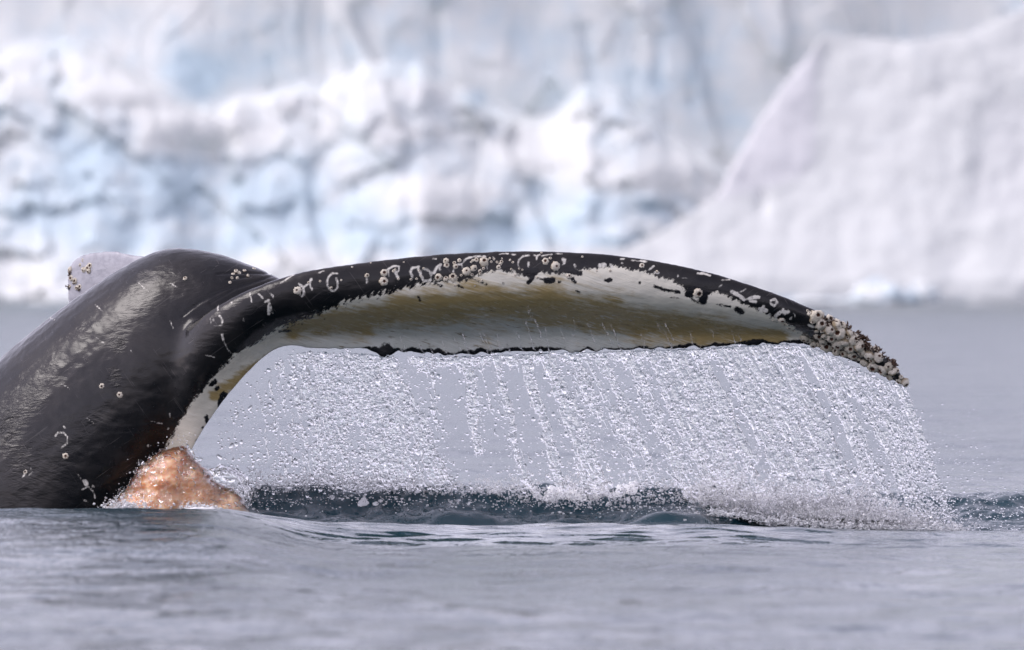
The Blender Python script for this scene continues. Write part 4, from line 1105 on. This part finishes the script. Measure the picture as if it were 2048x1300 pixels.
COLS = [  # centre, half width, u from, u to, strength
    (640, 48, 0, 1, .62), (715, 50, 0, 1, .78), (768, 26, 0, 1, .75), (600, 12, 0, .95, .7), (578, 9, 0, .9, .62), (557, 7, .02, .9, .6), (535, 6, .05, .9, .55), (512, 5, .1, .8, .5), (848, 8, 0, .55, .6), (925, 14, 0, .75, .8), (960, 5, 0, .5, .6), (990, 10, 0, 1, .75), (1045, 15, 0, 1, .8), (1092, 20, 0, 1, .85),
    (1140, 16, 0, .5, .8), (1165, 10, .0, .95, .6), (1195, 14, 0, .9, .7), (1180, 30, .38, .7, .75), (1250, 22, 0, 1, .7), (1300, 26, 0, 1, .85), (1350, 34, 0, 1, .9), (1395, 12, 0, .9, .8), (1450, 30, 0, 1, .95), (1500, 34, 0, 1, .95), (1550, 26, 0, 1, .95),
    (1606, 14, 0, 1, .9), (1632, 12, 0, 1, .85), (1675, 20, 0, 1, .8), (1712, 14, 0, 1, .7), (1742, 8, 0, 1, .55), (1768, 6, 0, 1, .5), (1796, 12, 0, 1, .85), (1690, 30, .65, 1.0, .7)]
def density(s, u):
    d = np.zeros_like(s)
    sw = s + 9 * noise(s / 40, u * 3, 4.0) + 5 * noise(s / 15, u * 9, 2.0)
    for c, w, a, b, st in COLS:
        d = np.maximum(d, st * np.exp(-np.clip(np.abs(sw - c) / w, 0, 9) ** 3) * sstep(a - .06, a + .02, u) * sstep(b + .05, b - .08, u))
    d = np.maximum(d, .85 * sstep(.14, .03, u) * sstep(795, 830, s) * (0.75 + .4 * noise(s / 18, 1.0, 1.0)))
    wide = 0.62 * sstep(1225, 1300, s) * (0.8 + 0.5 * noise(s / 55, u * 1.5, 8.0)) + 0.55 * sstep(560, 620, s) * sstep(800, 770, s) * (0.8 + 0.5 * noise(s / 40, u * 1.5, 3.0)) + 0.30 * sstep(1080, 1120, s) * sstep(1230, 1200, s)
    d = np.maximum(d, wide * sstep(1.05, .6, u + .25 * noise(s / 30, 2.0, 2.0)) )
    gap = np.exp(-((sw - 1416) / 7) ** 2) * sstep(.05, .12, u) * sstep(.75, .5, u) + np.exp(-((sw - 1588) / 7) ** 2) * sstep(.06, .15, u) * sstep(.7, .5, u) + np.exp(-((sw - 1655) / 10) ** 2) * sstep(.2, .3, u)
    return np.clip(d - gap, 0, 1)

def curtain_sheet(s0, s1, ds, nu, seed, yoff, thr, drop_bias):
    ss = np.arange(s0, s1, ds); us = np.linspace(0, 1.02, nu)
    Sg, Ug = np.meshgrid(ss, us)
    px, py, y = fall(Sg, Ug)
    px = px + 2.0 * noise(px / 9, py / 9, seed); py = py + 2.0 * noise(px / 9 + 7, py / 9, seed)
    d = density(Sg, Ug)
    nz = 0.55 * noise(px / 13, py / 17, seed + 1) + 0.35 * noise(px / 6, py / 7, seed + 2) + 0.3 * noise(px / 30, py / 60, seed + 3)
    strg = noise(Sg / 5.5, Ug * 4.5, seed + 4) + 0.6 * noise(Sg / 2.6, Ug * 9, seed + 6)
    keep = (d + nz * 0.5 + strg * (0.46 + 0.25 * Ug) * (1.2 - d) - Ug * drop_bias) > thr
    c = np.stack([(px - 1024) * y / FPX, y, CAM_Z - (py - 580) * y / FPX], -1)
    rum = 0.010 * noise(px / 14, py / 11, seed + 5) + 0.004 * noise(px / 7, py / 5.5, seed + 6) + 0.02 * noise(px / 60, py / 90, seed + 8)
    th = 0.0026 + 0.0007 * noise(px / 5, py / 4.5, seed + 9) + 0.0014 * noise(Sg / 3.4, Ug * 7, seed + 12) + 0.0008 * noise(px / 14, py / 12, seed + 14) + 0.0008 * noise(px / 3.2, py / 3.2, seed + 10)
    th = np.clip(th, 0.0007, None)
    c[..., 1] += yoff + rum
    A = c.copy(); A[..., 1] -= th; B = c.copy(); B[..., 1] += th * 0.8
    n, m = px.shape
    idx = np.arange(n * m).reshape(n, m)
    q = np.stack([idx[:-1, :-1], idx[1:, :-1], idx[1:, 1:], idx[:-1, 1:]], -1)
    k = keep[:-1, :-1] & keep[1:, 1:] & keep[1:, :-1] & keep[:-1, 1:]
    q = q[k]
    N = n * m
    e = np.vstack([q[:, [0, 1]], q[:, [1, 2]], q[:, [2, 3]], q[:, [3, 0]]])
    key = np.sort(e, 1); kk = key[:, 0].astype(np.int64) * N + key[:, 1]
    _, inv, cnt = np.unique(kk, return_inverse=True, return_counts=True)
    b = e[cnt[inv] == 1]
    sides = np.stack([b[:, 1], b[:, 0], b[:, 0] + N, b[:, 1] + N], -1)
    # at open rims front and back pinch together
    rim = np.unique(b)
    A = A.reshape(-1, 3); B = B.reshape(-1, 3)
    V = np.vstack([A, B]); F = np.vstack([q, q[:, ::-1] + N, sides])
    used, inv2 = np.unique(F, return_inverse=True)
    return V[used], inv2.reshape(F.shape)

def build_curtain():
    parts = [curtain_sheet(500, 1812, 1.7, 190, 3.0, 0.0, 0.44, 0.10), curtain_sheet(600, 1812, 2.2, 150, 13.0, 0.03, 0.56, 0.15)]
    # loose drops
    N = 60000
    s = rng.uniform(430, 1812, N); u = rng.uniform(0, 1, N)
    d = density(s, u)
    db = density(s + rng.normal(0, 9, N), np.clip(u - .05, 0, 1))
    pr = 0.16 * d + 0.42 * db * (0.4 + u) + 0.05 + 0.10 * sstep(800, 600, s)
    k = rng.uniform(size=N) < pr * 0.55
    s, u = s[k], u[k]
    px, py, y = fall(s, u)
    n = len(s)
    px = px + rng.normal(0, 4 + 8 * u, n); py = py + rng.normal(0, 4, n); y = y + rng.normal(0, 0.025 + 0.02 * u, n)
    r = np.clip(np.exp(rng.normal(math.log(1.5), 0.42, n)), 0.7, 4.6)
    pos = np.stack([(px - 1024) * y / FPX, y, CAM_Z - (py - 580) * y / FPX], -1)
    ax = np.stack([0.35 + rng.normal(0, .5, n), rng.normal(0, .3, n), -1 + rng.normal(0, .4, n)], -1); ax /= np.linalg.norm(ax, axis=1)[:, None]
    big = r > 1.9
    st = 1 + np.abs(rng.normal(0, .5, n))
    parts.append(drops_mesh(pos[big], r[big] * y[big] / FPX, st[big], ax[big], 1, .04))
    parts.append(drops_mesh(pos[~big], r[~big] * y[~big] / FPX, st[~big], ax[~big], 0, .0))
    # runs of beads off the upper belly
    runs = [(1053,700,1068,780)] ; runs = []
    for a, b, c, dd in [(1055,603,1062,640),(1050,635,1068,700),(1070,640,1085,680),(1090,655,1102,720),(1120,655,1130,680),(1148,640,1150,672),(1176,650,1192,690),(1205,648,1225,690),(1222,648,1245,705),(1282,665,1290,700),(1312,640,1320,660),(1326,640,1348,680),(1328,660,1345,698),(1380,662,1386,690),(1420,650,1428,676),(1460,650,1472,690),(1475,655,1480,680),(960,665,976,705),(968,668,985,710),(1010,680,1020,705),(905,670,920,700),(880,670,896,712),(925,668,940,715),(830,670,848,710),(855,680,868,715),(800,670,812,705),(690,685,694,710),(1235,700,1236,720),(1300,680,1312,702),(1500,668,1506,690),(995,668,1000,700),(1140,690,1150,720),(1040,690,1052,720),(760,690,768,712),(1030,660,1045,700)]:
        L = math.hypot(c - a, dd - b); m = int(L / 1.15)
        t = np.linspace(0, 1, m)
        X = a + (c - a) * t + rng.normal(0, .7, m); Yp = b + (dd - b) * t
        yy = np.full(m, 24.72 + 0.28 * min(1, max(0, (b - 600) / 120)))
        rr = np.clip(0.35 + 0.5 * rng.random(m) + (rng.random(m) > .9) * 1.1, .4, 2.0); X = X + 2.5 * noise(t * 4, a, 1.0) + (rng.random(m) > .8) * rng.normal(0, 3, m)
        pos = np.stack([(X - 1024) * yy / FPX, yy, CAM_Z - (Yp - 580) * yy / FPX], -1)
        axx = np.tile(np.array([[(c - a) / L, 0, -(dd - b) / L]]), (m, 1))
        parts.append(drops_mesh(pos, rr * yy / FPX, np.full(m, 1.8), axx, 0, 0))
    # spray thrown clear to the right of the tip
    n = 1100
    px = rng.uniform(1835, 2060, n); py = 1060 - np.abs(rng.normal(0, 110, n))
    k = (px < 1850 + (py - 770) * 0.55 + 90 * rng.random(n)) & (py > 760)
    px, py = px[k], py[k]; n = len(px)
    y = 24.9 + rng.normal(0, .15, n)
    r = np.clip(np.exp(rng.normal(math.log(1.2), 0.4, n)), 0.6, 3.2)
    pos = np.stack([(px - 1024) * y / FPX, y, CAM_Z - (py - 580) * y / FPX], -1)
    parts.append(drops_mesh(pos, r * y / FPX, None, None, 0, 0))
    v, f = merge(parts)
    me = mesh_np('falling_water', v, f)
    o = obj('falling_water', me, M_DROP)
    tag(o, 'curtain of clear water and drops falling from the fluke trailing edge', 'falling water', kind='stuff')
build_curtain()

def build_foam():
    """churned foam where the curtain lands"""
    parts = []
    n = 44000
    px = np.where(rng.random(n) < .7, rng.uniform(470, 1960, n), rng.uniform(1400, 1880, n))
    dens = interp(px, [(470, .25), (560, .4), (650, .3), (800, .5), (930, .35), (1050, .7), (1300, .9), (1420, .8), (1600, 1), (1720, 1), (1800, .6), (1860, .3), (1910, .12), (1960, .05)])
    k = rng.uniform(size=n) < dens
    px = px[k]; n = len(px)
    basep = interp(px, [(470, 980), (560, 978), (650, 966), (800, 976), (980, 988), (1100, 1006), (1300, 1006), (1420, 1012), (1550, 1036), (1700, 1050), (1960, 1055)])
    hgt = interp(px, [(470, 30), (560, 35), (700, 22), (900, 16), (1000, 30), (1150, 45), (1300, 38), (1500, 54), (1700, 62), (1800, 44), (1880, 26), (1960, 8)])
    py = basep + 4 + rng.normal(0, 6, n) - np.abs(rng.normal(0, 1, n)) * hgt * (0.5 + 0.45 * noise(px / 45, 3.0, 1.0))
    y = 25.12 + rng.normal(0, .09, n)
    y = y - 0.15 * sstep(1400, 1700, px)
    r = np.clip(np.exp(rng.normal(math.log(1.05), 0.5, n)), 0.45, 4.5)
    pos = np.stack([(px - 1024) * y / FPX, y, CAM_Z - (py - 580) * y / FPX], -1)
    ax = rng.normal(size=(n, 3)); ax /= np.linalg.norm(ax, axis=1)[:, None]
    parts.append(drops_mesh(pos, r * y / FPX, 1 + np.abs(rng.normal(0, .6, n)), ax, 0, .12))
    v, f = merge(parts)
    o = obj('foam', mesh_np('foam', v, f), M_MILK)
    tag(o, 'grey white foam along the water where the curtain lands', 'foam', kind='stuff')
    n = 700
    px = rng.uniform(500, 1450, n); py = interp(px, [(500, 1000), (700, 990), (1000, 1000), (1450, 1018)]) + np.abs(rng.normal(0, 11, n))
    y = 25.02 - (py - 990) * 0.006 + rng.normal(0, .02, n)
    r = np.clip(np.exp(rng.normal(math.log(0.8), 0.55, n)), 0.4, 3.5)
    v, f = drops_mesh(np.stack([(px - 1024) * y / FPX, y, CAM_Z - (py - 580) * y / FPX], -1), r * y / FPX, 1 + np.abs(rng.normal(0, .6, n)), np.tile([[1.0, 0, 0]], (n, 1)), 0, .1)
    tag(obj('foam_flecks', mesh_np('foam_flecks', v, f), M_MILK), 'scattered white flecks on the dark teal trough', 'foam', kind='stuff')
    n = 2600
    px = rng.uniform(1420, 1930, n); py = interp(px, [(1420, 1022), (1550, 1040), (1700, 1054), (1930, 1058)]) + rng.normal(0, 4.5, n)
    y = 24.80 + rng.normal(0, .05, n)
    r = np.clip(np.exp(rng.normal(math.log(0.8), 0.55, n)), 0.4, 3.0)
    v, f = drops_mesh(np.stack([(px - 1024) * y / FPX, y, CAM_Z - (py - 580) * y / FPX], -1), r * y / FPX, 1 + np.abs(rng.normal(0, .8, n)), np.tile([[1.0, 0, 0]], (n, 1)), 0, .1)
    tag(obj('foam_flecks', mesh_np('foam_flecks', v, f), M_MILK), 'broken white flecks along the near edge of the landing foam', 'foam', kind='stuff')
    # low ridge of aerated water under it
    xs = np.linspace(-0.92, 1.30, 580); vv = np.linspace(0, 1, 26)
    X, Vv = np.meshgrid(xs, vv)
    pxx = 1024 + X * FPX / 25.1
    yc = 25.14 - 0.15 * sstep(1400, 1700, pxx)
    H = interp(pxx, [(450, .01), (520, .035), (650, .05), (800, .03), (950, .03), (1060, .06), (1250, .065), (1400, .04), (1550, .05), (1700, .04), (1780, .012), (1830, 0), (1930, 0)])
    H = H - 0.02 * sstep(1740, 1830, pxx)
    H = H * (0.75 + 0.6 * np.abs(noise(X * 9, 1.0, 3.0)) + .3 * noise(X * 25, 1.0, 2.0))
    a = Vv * math.pi
    Yv = yc - 0.10 * np.cos(a)
    Zv = interp(pxx, [(450, 0), (1400, 0.02), (1600, -.005), (1900, -.02)]) - 0.02 + (H + 0.02) * np.sin(a) ** 0.7
    nzz = 0.010 * fbm(X * 22, Yv * 22, Zv * 22, 4, 0.6)
    Yv = Yv + nzz; Zv = Zv + nzz * np.sin(a)
    Vt, q = sheet_mesh('foam_ridge', X, Yv, Zv)
    o2 = obj('foam_ridge', mesh_np('foam_ridge', Vt, q), M_FOAM)
    tag(o2, 'low ridge of churned white water below the falling curtain', 'foam', kind='stuff')
    # froth flecks and drops thrown off the orange surge
    pr_ = []
    n = 1500
    cx = np.where(rng.random(n) < .6, rng.normal(405, 26, n), rng.normal(250, 22, n)); cyy = np.where(cx > 320, 1022 - np.abs(rng.normal(0, 7, n)) * sstep(470, 400, cx), 1018 - np.abs(rng.normal(0, 9, n)))
    yy = 24.545 + rng.normal(0, .02, n)
    rr = np.clip(np.exp(rng.normal(math.log(1.3), .5, n)), .5, 4)
    pr_.append(drops_mesh(np.stack([(cx - 1024) * yy / FPX, yy, CAM_Z - (cyy - 580) * yy / FPX], -1), rr * yy / FPX, None, None, 0, .1))
    ot = np.array([(232, 990), (262, 958), (284, 922), (326, 900), (358, 882), (372, 880), (386, 908), (416, 938), (446, 968), (480, 980), (498, 1010)], float)
    n = 170
    k = spline(ot, n); nx = rng.normal(0, 8, (n, 2)) - [0, 2]
    yy = 24.70 + rng.normal(0, .05, n); rr = np.clip(np.exp(rng.normal(math.log(0.8), .5, n)), .4, 2.4)
    pr_.append(drops_mesh(np.stack([(k[:, 0] + nx[:, 0] - 1024) * yy / FPX, yy, CAM_Z - (k[:, 1] + nx[:, 1] - 580) * yy / FPX], -1), rr * yy / FPX, None, None, 0, .05))
    v, f = merge(pr_)
    tag(obj('splash_drops', mesh_np('splash_drops', v, f), M_MILK), 'white flecks and droplets round the orange splash', 'droplets', kind='stuff')
    # white froth at the foot of the orange splash
    v, f = icosa(3)
    s = 24.5 / FPX
    for cx, cy, w, h in ((400, 1022, 36, 7),):
        r = 1 + 0.3 * fbm(v[:, 0] * 2.4, v[:, 1] * 2.4, v[:, 2] * 2.4, 4)
        p = v * r[:, None] * np.array([w * s, w * .6 * s, h * s]) + P(cx, cy, 24.5)
        o3 = obj('froth', mesh_np('froth', p, f), M_FOAM)
        tag(o3, 'small patch of white froth at the foot of the orange splash', 'foam', kind='stuff')
build_foam()
